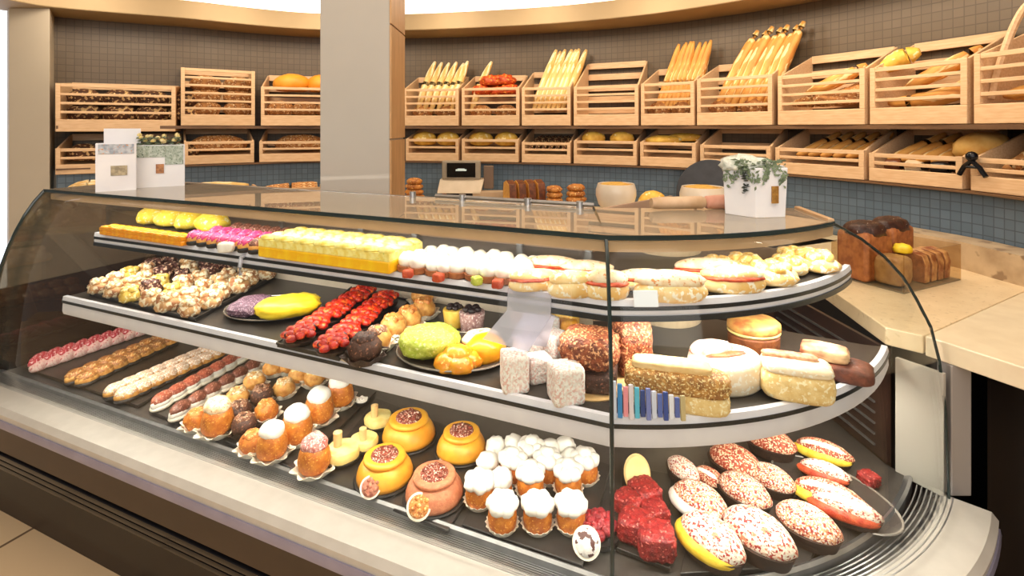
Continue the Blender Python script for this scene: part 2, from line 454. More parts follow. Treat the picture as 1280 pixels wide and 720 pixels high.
for i, x in enumerate((.20,.42)):
    loaf('round', (.14,.12,.085), ORANGE, M, (x,.15,.27), i*2, ['round orange loaf atop a crate, the left one','round orange loaf atop a crate, next to the column'][i], 'round orange loaves', 'round_loaf', .05, o2=0)
for i in range(3):
    loaf('seed', (.10,.06,.065), SEED, M, (.12+.17*i,.12,.085), .2*i, f'{ORD[i]} seeded loaf behind the rails below the round orange loaves', 'seeded loaves by the column', 'seeded_loaf')
M, w, rz = U[0]
for r_ in range(2):
    for i in range(4):
        loaf('dark', (.095,.07,.07), DARKB, M, (.12+.185*i,.13,.078+.095*r_), .15*i, f'{ORD[i]} dark loaf of the {["lower","upper"][r_]} layer in the wide left crate', 'dark loaves in the wide crate', 'dark_loaf', .15)
M, w, rz = U[1]
for r_ in range(3):
    for i in range(2):
        loaf('seed', (.10,.06,.065), SEED, M, (.15+.21*i,.13,.08+.09*r_), .1*i, f'{["left","right"][i]} loaf of the {["lowest","middle","top"][r_]} layer in the tall slatted crate', 'loaves in the tall crate', 'seeded_loaf')
for b_, nm in ((3,'the crate beside the column'),(4,'the cheese bread crate'),(7,'the golden baguette crate'),(8,'the widest baguette crate')):
    M, w, rz = U[b_]
    for i in range(2):
        loaf('crumb', (.085,.05,.055), SEED, M, (w*(.28+.44*i),.10,.072), .2, f'{["left","right"][i]} short brown loaf low behind the rails of {nm}', None, 'short_loaf', .15)
for b_, nm, mm, kk in ((9,'the crate left of the yellow roll',SEED,'lng'),(10,'the mixed loaf crate',CRUST,'lng2')):
    M, w, rz = U[b_]
    for i in range(4):
        stick(kk, .34, .036, mm, M@Vector((.05+.03*i, .06+.06*i, .11)), M@Vector((w-.04,.08+.05*i,.13+.03*i)), f'{ORD[i]} long loaf from the front lying in {nm}', 'loaves lying in the right upper crates', 'long_loaf')
    stick('slant', .31, .036, CRUST, M@Vector((.12,.08,.16)), M@Vector((w-.08,.20,.33)), f'slanting golden baguette leaning in {nm}', None)
M, w, rz = U[10]
stick('roll', .17, .045, YELB, M@Vector((-.02,.10,.275)), M@Vector((.12,.16,.33)), 'fat yellow roll lying across two upper crates', None, 'yellow_roll')
M, w, rz = U[11]
for i in range(3):
    stick('lng2', .34, .036, CRUST, M@Vector((.05,.08+.07*i,.12)), M@Vector((w-.04,.10+.06*i,.15+.05*i)), f'{ORD[i]} long loaf from the front in the crate with the bent hoop', 'loaves in the hoop crate', 'long_loaf')
hp = [M@Vector((.02+.22*k/20, .06+.04*math.sin(PI*k/20), .10+.36*math.sin(PI*k/20)**.8)) for k in range(21)]
tag(MB().tube(hp, .014, 8).build('bent_hoop', WOOD), 'bent pale wooden hoop standing in the rightmost upper crate', 'hoop')
# lower crates
M, w, rz = Lw[0]
for i in range(4): loaf('dark', (.095,.07,.07), DARKB, M, (.12+.18*i,.14,.08), .1, f'{ORD[i]} dark loaf in the wide lower crate behind the white boxes', 'dark loaves in the lower crate', 'dark_loaf')
for b_, nm in ((1,'under the tall crate'),(2,'left of the column')):
    M, w, rz = Lw[b_]
    loaf('longseed', (.19,.07,.075), SEED, M, (w/2,.15,.085), 0, f'long golden seeded loaf in the lower crate {nm}', None, 'seeded_loaf')
for b_, nm in ((3,'beside the column'),(4,'under the cheese bread')):
    M, w, rz = Lw[b_]
    for i in range(2): loaf('flat', (.095,.06,.06), YELB, M, (w*(.27+.46*i),.12,.13), .2-.3*i, f'{["left","right"][i]} flat yellow loaf in the lower crate {nm}', 'flat loaves in the lower crates', 'flat_loaf', tilt=.3)
M, w, rz = Lw[5]
for i in range(6): stick('dk', .25, .022, DARKB, M@Vector((.05+.05*i,.05,.09)), M@Vector((.09+.05*i,.27,.20)), f'{ORD[i]} thin dark stick from the left on the lower shelf', 'thin dark bread sticks', 'bread_stick')
M, w, rz = Lw[6]
for i in range(2): loaf('yroll', (.085,.055,.05), YELB, M, (w*(.26+.46*i),.10,.15), .1, f'{["left","right"][i]} pale yellow roll in the crate under the empty crate', 'pale yellow rolls', 'bread_roll')
M, w, rz = Lw[7]
for i in range(2): loaf('flat2', (.12,.06,.035), YELB, M, (w*(.34+.32*i),.10+.07*i,.15+.015*i), .15, ['front flat filled bread above the white bowl','rear flat filled bread above the white bowl'][i], 'flat filled breads', 'flat_bread')
M, w, rz = Lw[9]
for i in range(5): stick('slim', .28, .026, CRUST, M@Vector((.10+.065*i,.05,.10)), M@Vector((.20+.065*i,.28,.235)), f'{ORD[i]} slim baguette from the left above the flower pot', 'slim baguettes above the flower pot')
M, w, rz = Lw[10]
for i in range(4): stick('slim', .28, .026, CRUST, M@Vector((.06+.062*i,.05,.10)), M@Vector((.17+.062*i,.28,.235)), f'{ORD[i]} slim baguette from the left beside the big pale loaf', 'slim baguettes beside the pale loaf')
loaf('bigpale', (.085,.12,.07), mat('pale_loaf', (232,190,110), (206,152,70), 16, .7, .3), M, (.375,.16,.125), -.2, 'big pale loaf in a lower crate at the right', None, 'big_loaf')
for i, (x, c, lb) in enumerate([(.05,(120,70,44),'brown'),(.14,(236,214,176),'cream'),(.245,(30,26,26),'black')]):
    t = thing('bottle', f'small {lb} bottle lying behind the front rail of a lower crate', 'bottle', M@Vector((x,.055,.078)), rz, 'small bottles in the crate')
    mm = mat('bottle_'+lb, c, rough=.3)
    R = Matrix.Rotation(PI/2, 4, 'Y')
    MB().lathe([(.026,0),(.03,.004),(.03,.05),(.02,.062)], 16, R).build('body', mm, t)
    MB().lathe([(.014,.062),(.014,.082)], 12, R).build('cap', M_DARK if i < 2 else M_RAIL, t)
M, w, rz = Lw[11]
for i in range(3): stick('slim2', .28, .032, SEED, M@Vector((.08+.1*i,.05,.10)), M@Vector((.17+.1*i,.28,.235)), f'{ORD[i]} brown baguette from the left behind the black stand', 'brown baguettes behind the stand')
P0 = atY(1216, Yc(1216)-.02, ZL)
t = thing('bell_stand', 'small black triangular stand with a round knob on the crate front', 'stand', P0 + Vector((0,.005,.062)), rz)
m = MB(); m.tube([(-.05,0,.0),(-.03,0,.035),(0,0,.06)], .009, 8).tube([(.055,0,.0),(.03,0,.035),(0,0,.06)], .009, 8).tube([(-.03,0,.035),(.03,0,.035)], .006, 8).build('legs', M_RAIL, t)
MB().lump((0,0,.055), (.021,.021,.021), 0, 1, 2, 0, -2).build('knob', M_RAIL, t).location.z = -.02
# ------------------------------------------------------------------ display case
TL = 2.143
case = thing('display_case', 'long curved glass pastry display case with white ledge and dark brown base', 'display case', (0,0,0))
ZD, ZM, ZT = .628, .962, 1.172            # deck, middle shelf and upper shelf surfaces
def sw(name, prof, m, kk=0.0, TLx=TL+.75, phe=-40, bevel=0.0, ang=40): return sweep(MB(), prof, TLx, phe, kk).build(name, m, case, True, bevel, ang=ang)
sw('plinth', [(.87,0),(.80,0),(.80,.25),(.87,.25)], mat('plinth_brown', (44,31,24), (37,26,21), 6, .4), .02)
sw('toe_board', [(.90,.10),(.87,.10),(.87,.24),(.90,.24)], M_DARK, .02)
for k in range(3):
    z = .262 + .04*k; r = .925 + .018*k
    sw('bumper_rail', [(r-.04,z-.016),(r+.012,z-.016),(r+.02,z-.006),(r+.02,z+.008),(r+.01,z+.015),(r-.04,z+.015)], M_RAIL, .05)
sw('front_panel', [(.985,.37),(.90,.37),(.90,.58),(.985,.58)], M_BROWN, .06)
sw('ledge', [(.985,.572),(1.072,.572),(1.084,.580),(1.086,.604),(1.074,.620),(1.002,.622),(.985,.622)], M_LEDGE, .072)
sw('ledge_trim', [(1.06,.560),(1.088,.560),(1.0905,.572),(1.088,.586),(1.06,.586)], M_TRIM, .072)
sw('vent_tray', [(.955,.585),(1.004,.585),(1.004,.607),(.955,.607)], M_DARK, .078)
for k in range(8):
    r = 1.0 - .0057*k
    sw('vent_bar', [(r-.0026,.607),(r,.607),(r,.6225),(r-.0026,.6225)], M_STEEL, .082 - .0042*k)
sw('deck_lip', [(.940,.60),(.956,.60),(.957,.636),(.951,.641),(.940,.634)], M_STEEL, .045)
m = MB(); sweep(m, [(.945,.60),(.40,.60),(.40,ZD-.004),(.945,ZD-.004)], TL+.16, part='straight')
arc = [(p.x,p.y) for p in path(.945, 0, -39, .045, 26, 'corner')]
m.prism(arc + [(1.03,1.42),(1.0,1.93),(.55,1.93),(.245,1.58)], .60, ZD-.004)
m.build('deck', M_DECK, case, True)
def shelf(name, r, z, th, TLs, phe, tail):
    m = MB(); sweep(m, [(r-.012,z-.012),(.42,z-.012),(.42,z),(r-.012,z)], TLs, part='straight')
    arc = [(p.x,p.y) for p in path(r-.012, 0, phe, 0, 26, 'corner')]
    m.prism(arc + tail, z-.012, z)
    s = m.build(name, M_SHELFTOP, case, True)
    sweep(MB(), [(r-.014,z-th),(r-.004,z-th),(r,z-th+.012),(r-.002,z-.016),(r-.014,z-.016)], TLs, phe).build('shelf_nosing', M_SHELFEDGE, s, True)
    sweep(MB(), [(r-.013,z-.018),(r+.0015,z-.018),(r+.0015,z-.009),(r-.013,z-.009)], TLs, phe).build('seal', M_BLACKSEAL, s, True)
    sweep(MB(), [(r-.016,z-.009),(r,z-.009),(r-.003,z+.004),(r-.016,z+.004)], TLs, phe).build('front_lip', M_SHELFEDGE, s, True)
    return s
shelf('shelf', .95, ZM, .058, 1.885, -40, [(.955,1.39),(.61,1.585),(.243,1.56)])
s2 = shelf('shelf', .87, ZT, .036, 1.847, -42, [(.87,1.60),(.5,1.74),(.243,1.56)])
sweep(MB(), [(.858,ZT-.042),(.872,ZT-.042),(.872,ZT-.030),(.858,ZT-.030)], 1.847, -42).build('seal', M_BLACKSEAL, s2, True)
# rear sliding doors, their posts and the pale risers behind the shelves
sweep(MB(), [(.402,.60),(.392,.60),(.392,1.292),(.402,1.292)], TL+.0, part='straight').build('rear_door', M_MIRROR, case, False)
MB().bar((.243,1.585,.95),(.60,1.93,.95),.01,.69).build('rear_door', M_MIRROR, case, False)
for px in (136, 255, 352, 452, 519, 650, 736):
    p = straight(.416, t_px(px, .416))
    MB().box((0,0,0), (.022,.016,.31), Matrix.Translation((p.x,p.y,1.135)) @ Matrix.Rotation(math.atan2(DV.y,DV.x),4,'Z')).build('rear_post', M_STEEL, case, False, .002)
sweep(MB(), [(.404,1.27),(.43,1.27),(.43,1.308),(.404,1.308)], TL-.02, part='straight').build('rear_rail', M_STEEL, case, True)
PALEB = mat('pale_riser', (222,206,186), (212,196,174), 10, .4)
sweep(MB(), [(.456,ZM),(.47,ZM),(.47,ZM+.10),(.456,ZM+.10)], 1.88, part='straight').build('riser', PALEB, case, False)
sweep(MB(), [(.41,ZD),(.43,ZD),(.43,ZD+.11),(.41,ZD+.11)], TL+.1, part='straight').build('riser', PALEB, case, False)
MB().lathe([(.10,.62),(.10,1.285)], 32, Matrix.Translation((.485,1.60,0))).build('core_column', mat('core_cream', (228,204,164), (216,190,150), 12, .5, stretch=(8,8,.5)), case)
# dark inner wall at the right end with its ribs
MB().bar((1.03,1.40,.79),(1.0,1.95,.79),.012,.31).bar((1.0,1.95,.79),(.55,1.95,.79),.012,.31).build('inner_wall', mat('inner_brown', (58,38,30), (44,29,23), 8, .3), case, False)
for k in range(9):
    MB().bar((1.02,1.44,.66+.03*k),(.992,1.92,.66+.03*k),.006,.005).build('rib', M_STEEL, case, False)
m = MB().bar((1.092,1.292,.775),(1.040,1.385,.775),.012,.31); m.build('end_panel', mat('end_panel_grey', (188,181,168), (180,172,160), 4, .4), case, False)
MB().box((1.135,1.315,.785), (.052,.045,.33)).build('end_post', mat('end_post_grey', (160,154,150), rough=.35, metal=.3), case, False, .003)
# glass
def ZL_(z): return .157*max(0, (1.313-z)/.68)
GP = [(.997,.621,1.075,-40.5),(.997,.72,1.073,-40.5),(.995,.84,1.070,-40.2),(.990,.96,1.064,-40),(.982,1.04,1.056,-40),(.968,1.11,1.042,-41),(.950,1.17,1.035,-43),(.929,1.225,1.025,-46),(.905,1.272,1.013,-49.5),(.877,1.312,1.003,-53.8)]
rows = []
for (r, z, k, ph) in GP:
    T = tend(r, TL + ZL_(z)); rows.append([(p.x,p.y,z) for p in [straight(r, .004 + (T-.004)*i/8) for i in range(9)]])
fg = MB().grid(rows).build('front_glass', M_GLASS, case, True, ang=80, solid=.006)
rows2 = []
for (r, z, k, ph) in GP:
    rows2.append([(p.x,p.y,z) for p in path(r, 0, ph, k-1, 22, 'corner')])
MB().grid(rows2).build('corner_glass', M_GLASS, case, True, ang=80, solid=.006)
EDGE = mat('glass_edge', (40,52,50), (34,44,44), 8, .15)
MB().tube([straight(r, 0).to_3d() + Vector((0,0,z)) for (r,z,k,ph) in GP] + [straight(.50,0).to_3d()+Vector((0,0,1.318))], .0042, 8).build('joint_edge', EDGE, case)
MB().tube([rows2[i][-1] for i in range(len(GP))], .0036, 8).build('glass_edge', EDGE, case)
MB().tube([straight(r, tend(r,TL+ZL_(z))).to_3d() + Vector((0,0,z)) for (r,z,k,ph) in GP], .007, 8).build('glass_edge', EDGE, case)
ZG = 1.315
sweep(MB(), [(.878,ZG-.004),(.50,ZG-.004),(.50,ZG+.003),(.878,ZG+.003)], TL, part='straight').build('top_glass', M_TOPGLASS, case, True)
arcT = [(p.x,p.y) for p in path(.878, 0, -53.8, .003, 22, 'corner')]
MB().prism(arcT + [(.83,1.485),(.237,1.485)], ZG-.004, ZG+.003).build('top_glass', M_TOPGLASS, case, True)
sweep(MB(), [(.876,ZG-.007),(.8815,ZG-.007),(.8815,ZG+.004),(.876,ZG+.004)], TL, -53.8).build('top_edge', EDGE, case, True)
M_LAMP = mat('lamp_rail', (214,178,138), (204,168,128), 10, .35, metal=.2)
sweep(MB(), [(.855,ZG-.034),(.872,ZG-.034),(.872,ZG-.012),(.855,ZG-.012)], TL-.03, -53).build('lamp_rail', M_LAMP, case, True)
MB().bar((.795,1.275,ZG+.003),(.825,1.482,ZG+.003),.016,.012).build('end_rail', M_LAMP, case, False, .002)
m = MB(); sweep(m, [(.50,ZG+.013),(.506,ZG+.007),(.512,ZG+.013),(.506,ZG+.019)], t_px(508,.506), part='straight'); rr = m.build('gallery_rail', M_STEEL, case, True)
for px in (516, 578, 660, 725):
    p = straight(.506, t_px(px, .506)); MB().lathe([(.011,ZG+.003),(.011,ZG+.022)], 10, Matrix.Translation((p.x,p.y,0))).build('bracket', M_STEEL, rr)
# left end: dark lower panel, pane above it
def endpane(name, z0, z1, m, t=TL-.012):
    pts = [(r, z) for (r, z, k, ph) in GP if z0 <= z <= z1]
    poly = pts + [(.40, pts[-1][1]), (.40, pts[0][1])]
    a = [straight(r, tend(r, t+ZL_(z))).to_3d() + Vector((0,0,z)) for r, z in poly]
    b = [straight(r, tend(r, t+.008+ZL_(z))).to_3d() + Vector((0,0,z)) for r, z in poly]
    n = len(a)
    MB().add(a+b, [tuple(range(n)), tuple(range(2*n-1, n-1, -1))] + [(i,(i+1)%n,n+(i+1)%n,n+i) for i in range(n)]).build(name, m, case, False)
endpane('end_pane', .60, .97, glass('brown_end', (90,70,60), 2.4, 1.3, .04, dark=((62,44,36), .7)))
endpane('end_pane', .95, 1.32, M_ENDGLASS)
# ------------------------------------------------------------------ counters
def off_pts(o, i0, i1): return [(p.x,p.y) for p in offs(o)[i0:i1]]
def idx(px): return min(range(len(CUR)), key=lambda i: abs((640+F*CUR[i].x/CUR[i].y) - px))
i0, i1 = idx(50), idx(1085)
poly = off_pts(-.52, i0, i1) + off_pts(.02, i0, i1)[::-1]
t = thing('back_counter', 'curved stone back counter under the bread shelves carrying loaves and bowls', 'counter', (0,0,0))
MB().prism(poly, .965, 1.0).build('worktop', M_STONE, t, True)
poly = off_pts(-.46, i0, i1) + off_pts(.02, i0, i1)[::-1]
MB().prism(poly, 0, .965).build('cabinet', M_BROWN, t, True)
seam0 = (1.087,1.354); seam1 = (1.83,1.787)
t = thing('side_counter', 'cream stone side counter between glass case and tiled wall carrying the boxed loaves', 'counter', (0,0,0))
MB().prism([(1.03,1.412), seam0, seam1, (1.82,2.0), (1.70,2.35), (1.50,2.62), (1.1,2.40), (1.106,1.862)], .952, 1.0).build('worktop', M_STONE, t, False, .003)
MB().prism([(1.20,1.62), (1.82,1.95), (1.65,2.35), (1.48,2.55), (1.2,2.30)], 0, .952).build('cabinet', M_DARK, t, False)
up = off_pts(-.11, idx(1085), idx(1370)); up2 = off_pts(.02, idx(1085), idx(1370))
MB().prism(up + up2[::-1], 1.0, 1.105).build('upstand', mat('upstand_stone', (204,180,146), (176,150,118), 12, .35, spots=((150,124,96), 16, .6)), t, True)
t = thing('service_counter', 'pale stone service counter jutting forward at the right picture edge', 'counter', (0,0,0))
s0 = (seam0[0]+.002, seam0[1]-.004); s1 = (seam1[0]+.002, seam1[1]-.004)
MB().prism([s0, (1.17,1.17), (1.30,.88), (2.2,.88), (2.2,1.6), s1], .950, 1.002).build('worktop', mat('pale_stone', (238,222,190), (230,212,180), 14, .25), t, False, .003)
MB().prism([(1.30,1.40), (1.42,1.0), (2.2,1.0), (2.2,1.6), (1.82,1.74)], 0, .95).build('cabinet', M_DARK, t, False)

# ------------------------------------------------------------------ lamps
def area(name, loc, direction, sx, sy, power, col=(1,.86,.68), xdir=None):
    l = bpy.data.lights.new(name, 'AREA'); l.shape = 'RECTANGLE'; l.size = sx; l.size_y = sy; l.energy = power; l.color = col
    o = bpy.data.objects.new(name, l); COL.objects.link(o)
    z = -Vector(direction).normalized(); x = Vector(xdir or (1,0,0)); x = (x - z*x.dot(z)).normalized(); y = z.cross(x)
    M = Matrix((x,y,z)).transposed().to_4x4(); M.translation = loc; o.matrix_world = M
    return o
D3 = (DV.x,DV.y,0); N3 = Vector((NV.x,NV.y,0))
def strip(name, r, z, L, power, back=.5, tm=None):
    p = straight(r, (tm or 1.0)); return area(name, (p.x,p.y,z), N3*back + Vector((0,0,-1)), L, .02, power, (1,.93,.82), D3)
LS = .62
strip('led_strip', .86, ZG-.038, 1.9, 6.0*LS, 1.0)
strip('led_strip', .845, ZT-.045, 1.8, 8*LS, .25, .95)
strip('led_strip', .925, ZM-.062, 1.9, 11.5*LS, .2, .97)
for ph in (-84,-68,-52):
    a = math.radians(ph); u = Vector((math.cos(a),math.sin(a),0)); tg = (-u.y,u.x,0)
    for (r, z, pw) in ((.845,ZG-.038,.7),(.845,ZT-.045,1.7),(.925,ZM-.062,2.3)):
        p = Vector((CC.x,CC.y,0)) + u*r; area('led_strip', (p.x,p.y,z), -u*.3 + Vector((0,0,-1)), .24, .02, pw*LS, (1,.93,.82), tg)
# broad light under the shop ceiling, then an added frontal fill
area('room_fill_panel', (-.3,1.0,2.98), (0,.15,-1), 4.5, 2.2, 84, (1,.90,.78))
area('room_fill_panel', (-.2,-2.2,2.35), (0,.9,-.45), 4.5, 1.6, 70, (1,.95,.90))  # unseen fill added behind the camera to brighten camera-facing sides
for k in range(11):   # spots washing the bread wall from the soffit
    pass
SOF = offs(-.42)
for px in (110, 270, 420, 560, 690, 820, 950, 1090, 1230):
    i = idx(px); p = SOF[i]; q = offs(.25)[i]
    area('soffit_spot', (p.x,p.y,2.42), Vector((q.x-p.x,q.y-p.y,-.75)), .18, .18, 4.2, (1,.84,.64))
w = bpy.data.worlds.new('room_ambient'); SC.world = w; w.use_nodes = True
w.node_tree.nodes['Background'].inputs['Color'].default_value = (1,.93,.85,1); w.node_tree.nodes['Background'].inputs['Strength'].default_value = .20

# ------------------------------------------------------------------ camera
cam = bpy.data.cameras.new('camera'); co = bpy.data.objects.new('camera', cam); COL.objects.link(co); SC.camera = co
co.location = (0,0,EYE); co.rotation_euler = (PI/2,0,0); cam.sensor_width = 36; cam.lens = 36*F/1280; cam.shift_y = -(360-HOR)/1280; cam.clip_start = .02
SC.view_settings.view_transform = 'Standard'; SC.view_settings.look = 'None'; SC.view_settings.gamma = 1.0; SC.view_settings.exposure = 0.0
SC.view_settings.use_curve_mapping = False
SC.cycles.transparent_max_bounces = 40; SC.cycles.max_bounces = 8; SC.cycles.use_denoising = True
SC.cycles.sample_clamp_indirect = 6.0; SC.cycles.caustics_reflective = False
# ------------------------------------------------------------------ pastry materials
mat0 = mat
def mat(name, c1, c2=None, scale=40.0, rough=.55, bump=0.0, spots=None, **k):
    if spots:
        spots = [(c, s*3.4, t) for c, s, t in (spots if isinstance(spots, list) else [spots])]
    k.pop('sss', None)
    return mat0(name, c1, c2, scale*1.5, rough, bump*1.2, spots, **k)
GOLD = mat('golden_choux', (208,126,40), (180,92,22), 40, .5, .25, spots=((240,176,84), 50, .62), vary=.08, sss=.1)
GOLDL = mat('light_choux', (232,176,96), (206,136,60), 50, .55, .3, vary=.1)
BRI = mat('brioche_gold', (240,174,52), (228,150,40), 14, .42, .08, vary=.05, sss=.1)
BRIP = mat('brioche_pink', (206,130,90), (188,108,74), 60, .6, .3)
WCREAM = mat('white_cream', (246,240,230), (232,222,208), 30, .55, .15, sss=.15)
PAPERW = mat('white_paper_case', (246,236,216), (236,222,198), 20, .7)
PAPERB = mat('brown_paper_case', (62,40,30), (46,30,23), 30, .6)
BLACKC = mat('black_paper_case', (38,31,28), (28,24,22), 30, .5)
ROSETTE = mat('rosette_topping', (150,66,44), (112,42,28), 70, .5, .5, spots=((246,214,190), 70, .58))
PINKS = mat('pink_sugar', (216,70,84), (186,40,58), 60, .5, .4, spots=((250,206,204), 46, .56))
PINKW = mat('pale_pink_sugar', (246,214,204), (232,176,168), 60, .5, .4, spots=((208,84,92), 60, .6))
NUT = mat('nut_glaze', (204,136,70), (150,88,40), 55, .35, .5, spots=((244,208,150), 60, .58), vary=.12)
FROST = mat('frosted_nut', (240,214,186), (206,150,108), 60, .5, .5, spots=[((252,244,232), 70, .55), ((222,150,50), 40, .62)], vary=.08)
REDROLL = mat('reddish_roll', (190,100,74), (140,62,46), 36, .4, .4, spots=((240,180,150), 60, .6), vary=.1)
BRROLL = mat('cocoa_roll', (142,84,66), (98,54,42), 36, .4, .4, spots=((214,160,140), 60, .62), vary=.1)
CHOC = mat('chocolate', (84,50,36), (56,33,25), 40, .6, .5, spots=((160,104,76), 60, .62))
RED = mat('red_berries', (206,44,18), (150,18,14), 38, .35, .8, spots=((236,104,34), 30, .56), vary=.1)
BERRYD = mat('dark_berries', (120,24,34), (66,14,26), 50, .3, .6)
RASP = mat('raspberry_glaze', (160,36,34), (110,18,22), 40, .5, .9, spots=((214,110,96), 50, .62))
PURP = mat('purple_sprinkle', (124,88,106), (84,52,72), 70, .5, .7, spots=((226,196,210), 90, .6))
YEL = mat('yellow_cream', (250,222,60), (236,196,24), 14, .4, .1, sss=.1)
YELP = mat('pale_yellow_top', (250,236,150), (240,212,92), 40, .5, .3, spots=((186,200,90), 40, .68))
ORJ = mat('orange_jelly', (250,176,30), (238,146,14), 24, .3, .2)
GREEN = mat('pistachio_cream', (200,206,84), (166,180,50), 40, .5, .6, spots=((226,226,140), 50, .6))
PEACH = mat('peach_jelly', (238,164,40), (222,130,26), 20, .3, .3, spots=((252,210,110), 40, .62))
MAGENTA = mat('magenta_glaze', (226,70,130), (180,40,100), 50, .35, .4, spots=((250,190,214), 60, .6))
BUN = mat('cream_bun', (250,222,162), (238,190,112), 16, .5, .15, spots=((254,244,222), 24, .55), vary=.05)
SUGARTOP = mat('sugar_dust', (244,230,204), (236,204,160), 40, .7, .3, spots=((224,150,90), 30, .62))
JAM = mat('red_filling', (212,92,52), (180,58,34), 40, .4, .5)
COCO = mat('coconut_pink', (248,230,220), (234,192,180), 40, .8, 1.0, spots=((252,246,238), 50, .48))
CRUMB = mat('brown_crumb', (170,88,50), (104,46,26), 46, .6, 1.0, spots=((232,168,116), 50, .56))
NUTC = mat('nut_crust', (206,150,76), (150,98,44), 50, .55, .9, spots=[((246,220,160), 60, .56), ((92,60,36), 60, .66)])
SPONGE = mat('sponge', (240,212,150), (226,188,118), 40, .7, .4, spots=((250,234,192), 40, .58))
OVAL = mat('almond_oval', (226,168,122), (204,120,80), 60, .6, .6, spots=[((250,236,218), 75, .50), ((150,40,34), 65, .54)], vary=.06)
OVALW = mat('white_oval', (242,230,214), (232,204,178), 60, .6, .6, spots=[((214,130,96), 30, .58), ((160,44,38), 65, .54)], vary=.04)
OVALR = mat('red_oval', (186,78,46), (140,44,28), 60, .6, .6, spots=((246,206,168), 70, .52))
LEMON = mat('lemon_edge', (240,206,70), (224,180,40), 40, .5, .2)
COOK = mat('plain_biscuit', (236,196,136), (228,184,120), 20, .6, .1)
PUFF = mat('cream_puff', (226,178,120), (164,104,64), 26, .55, .6, spots=((250,232,198), 22, .50), vary=.12)
PUFFY = mat('yellow_puff', (236,204,96), (196,148,52), 30, .5, .5, spots=((250,234,170), 22, .54))
PUFFD = mat('cocoa_puff', (104,58,48), (66,36,32), 40, .5, .6, spots=((232,190,160), 26, .56), vary=.1)
CREMEY = mat('custard_cream', (246,226,150), (236,208,120), 20, .45, .1, sss=.1)
SILVER = mat('silver_plate', (176,166,156), (160,150,140), 20, .25, metal=.5)
PLATEG = mat('dark_plate', (70,62,58), (58,52,48), 20, .3)
CAR = mat('card_board', (226,204,166), (216,192,152), 10, .6)

# ------------------------------------------------------------------ pastry makers (each returns a thing at the origin)
def pleated(r0, r1, h, k=.06, nn=16, seg=64):
    return MB().lathe([(r0*.55,0),(r0,0),(r1,h),(r1*.97,h),(r0*.96,.004)], seg, wob=lambda a,j,z: 1 + (k*math.cos(nn*a) if j in (2,3) else 0))
def tartlet():
    t = thing('meringue_tartlet', '', 'pastry')
    pleated(.030,.041,.016).build('paper_case', PAPERW, t)
    MB().lathe([(.026,.004),(.034,.012),(.036,.028),(.034,.046),(.028,.056)], 24).build('choux', GOLD, t)
    m = MB(); rng = random.Random(3)
    for i in range(7):
        a = i*2*PI/6; rr = .021 if i < 6 else 0
        m.lump((rr*math.cos(a), rr*math.sin(a), .046+(0.012 if i == 6 else 0)), (.021,.021,.019), .18, 2, 2, i, -.8)
    m.build('meringue', WCREAM, t, ang=80); return t
def small_tartlet():
    t = thing('meringue_tartlet', '', 'pastry')
    pleated(.022,.030,.012,.05,12,48).build('paper_case', PAPERW, t)
    MB().lathe([(.019,.003),(.025,.01),(.026,.022),(.022,.032)], 20).build('choux', GOLD, t)
    MB().lump((0,0,.026), (.028,.027,.025), .22, 2.2, 3, 5, -.7).lump((.018,.008,.03), (.015,.015,.015), .2, 2, 2, 2, -.7).build('meringue', WCREAM, t, ang=80); return t
def brioche(body, topm, medal=True):
    t = thing('domed_brioche', '', 'pastry')
    MB().lathe([(.05,0),(.074,0),(.079,.006),(.077,.009),(.066,.008)], 32).build('paper_case', BLACKC, t)
    MB().lathe([(.066,.007),(.0725,.010),(.072,.020),(.068,.034),(.062,.046),(.054,.055),(.046,.060),(.02,.061)], 40, wob=lambda a,j,z: 1+.012*math.sin(3*a+1)).build('dome', body, t, ang=70)
    MB().lathe([(.030,.056),(.050,.057),(.0545,.062),(.053,.069),(.046,.073),(.034,.071)], 36).build('collar', body, t, ang=70)
    m = MB(); m.lathe([(.0,.068),(.036,.070),(.034,.075),(.0,.078)], 28)
    for i in range(13):
        a = i*2.4; rr = .029*math.sqrt(i/13); m.lump((rr*math.cos(a), rr*math.sin(a), .073), (.009,.008,.006), .3, 3, 1, i, -.6)
    m.build('rosette', topm, t, ang=80); return t
def medallion(top, case=PAPERW, r=.028, lumps=True):
    t = thing('sugar_medallion', '', 'sweet')
    MB().lathe([(r*.8,0),(r,.004),(r*1.02,.012),(r*.9,.012)], 24).build('paper_case', case, t)
    m = MB().lathe([(0,.009),(r*.88,.010),(r*.8,.016),(0,.018)], 24)
    for i in range(9 if lumps else 0):
        a = i*2.4; rr = r*.75*math.sqrt(i/9); m.lump((rr*math.cos(a), rr*math.sin(a), .015), (.006,.006,.004), .3, 3, 1, i, -.6)
    m.build('topping', top, t, ang=80); return t
def baba(capm, capr=.030):
    t = thing('capped_choux_bun', '', 'pastry')
    pleated(.044,.060,.018,.13,8).build('paper_case', PAPERW, t)
    MB().lathe([(.034,.006),(.043,.018),(.045,.036),(.041,.060),(.034,.078)], 28, wob=lambda a,j,z: 1+.02*math.sin(4*a+j)).build('choux', GOLD, t, ang=80)
    MB().lump((0,0,.066), (.037,.036,.028), .10, 2, 3, 4, -.5).build('sugar_cap', capm, t, ang=80); return t
def choux(top, body=GOLDL):
    t = thing('filled_choux', '', 'pastry')
    pleated(.033,.044,.016,.14,8,48).build('paper_case', PAPERW if body is not CHOC else PAPERB, t)
    MB().lump((0,0,.004), (.034,.033,.028), .14, 2.4, 3, 7, -.75, oct2=.06).build('bun', body, t, ang=80)
    m = MB()
    for i in range(6):
        a = i*1.05; m.lump((.013*math.cos(a), .013*math.sin(a), .036), (.013,.012,.011), .25, 2.4, 2, i, -.7)
    m.build('topping', top, t, ang=80); return t
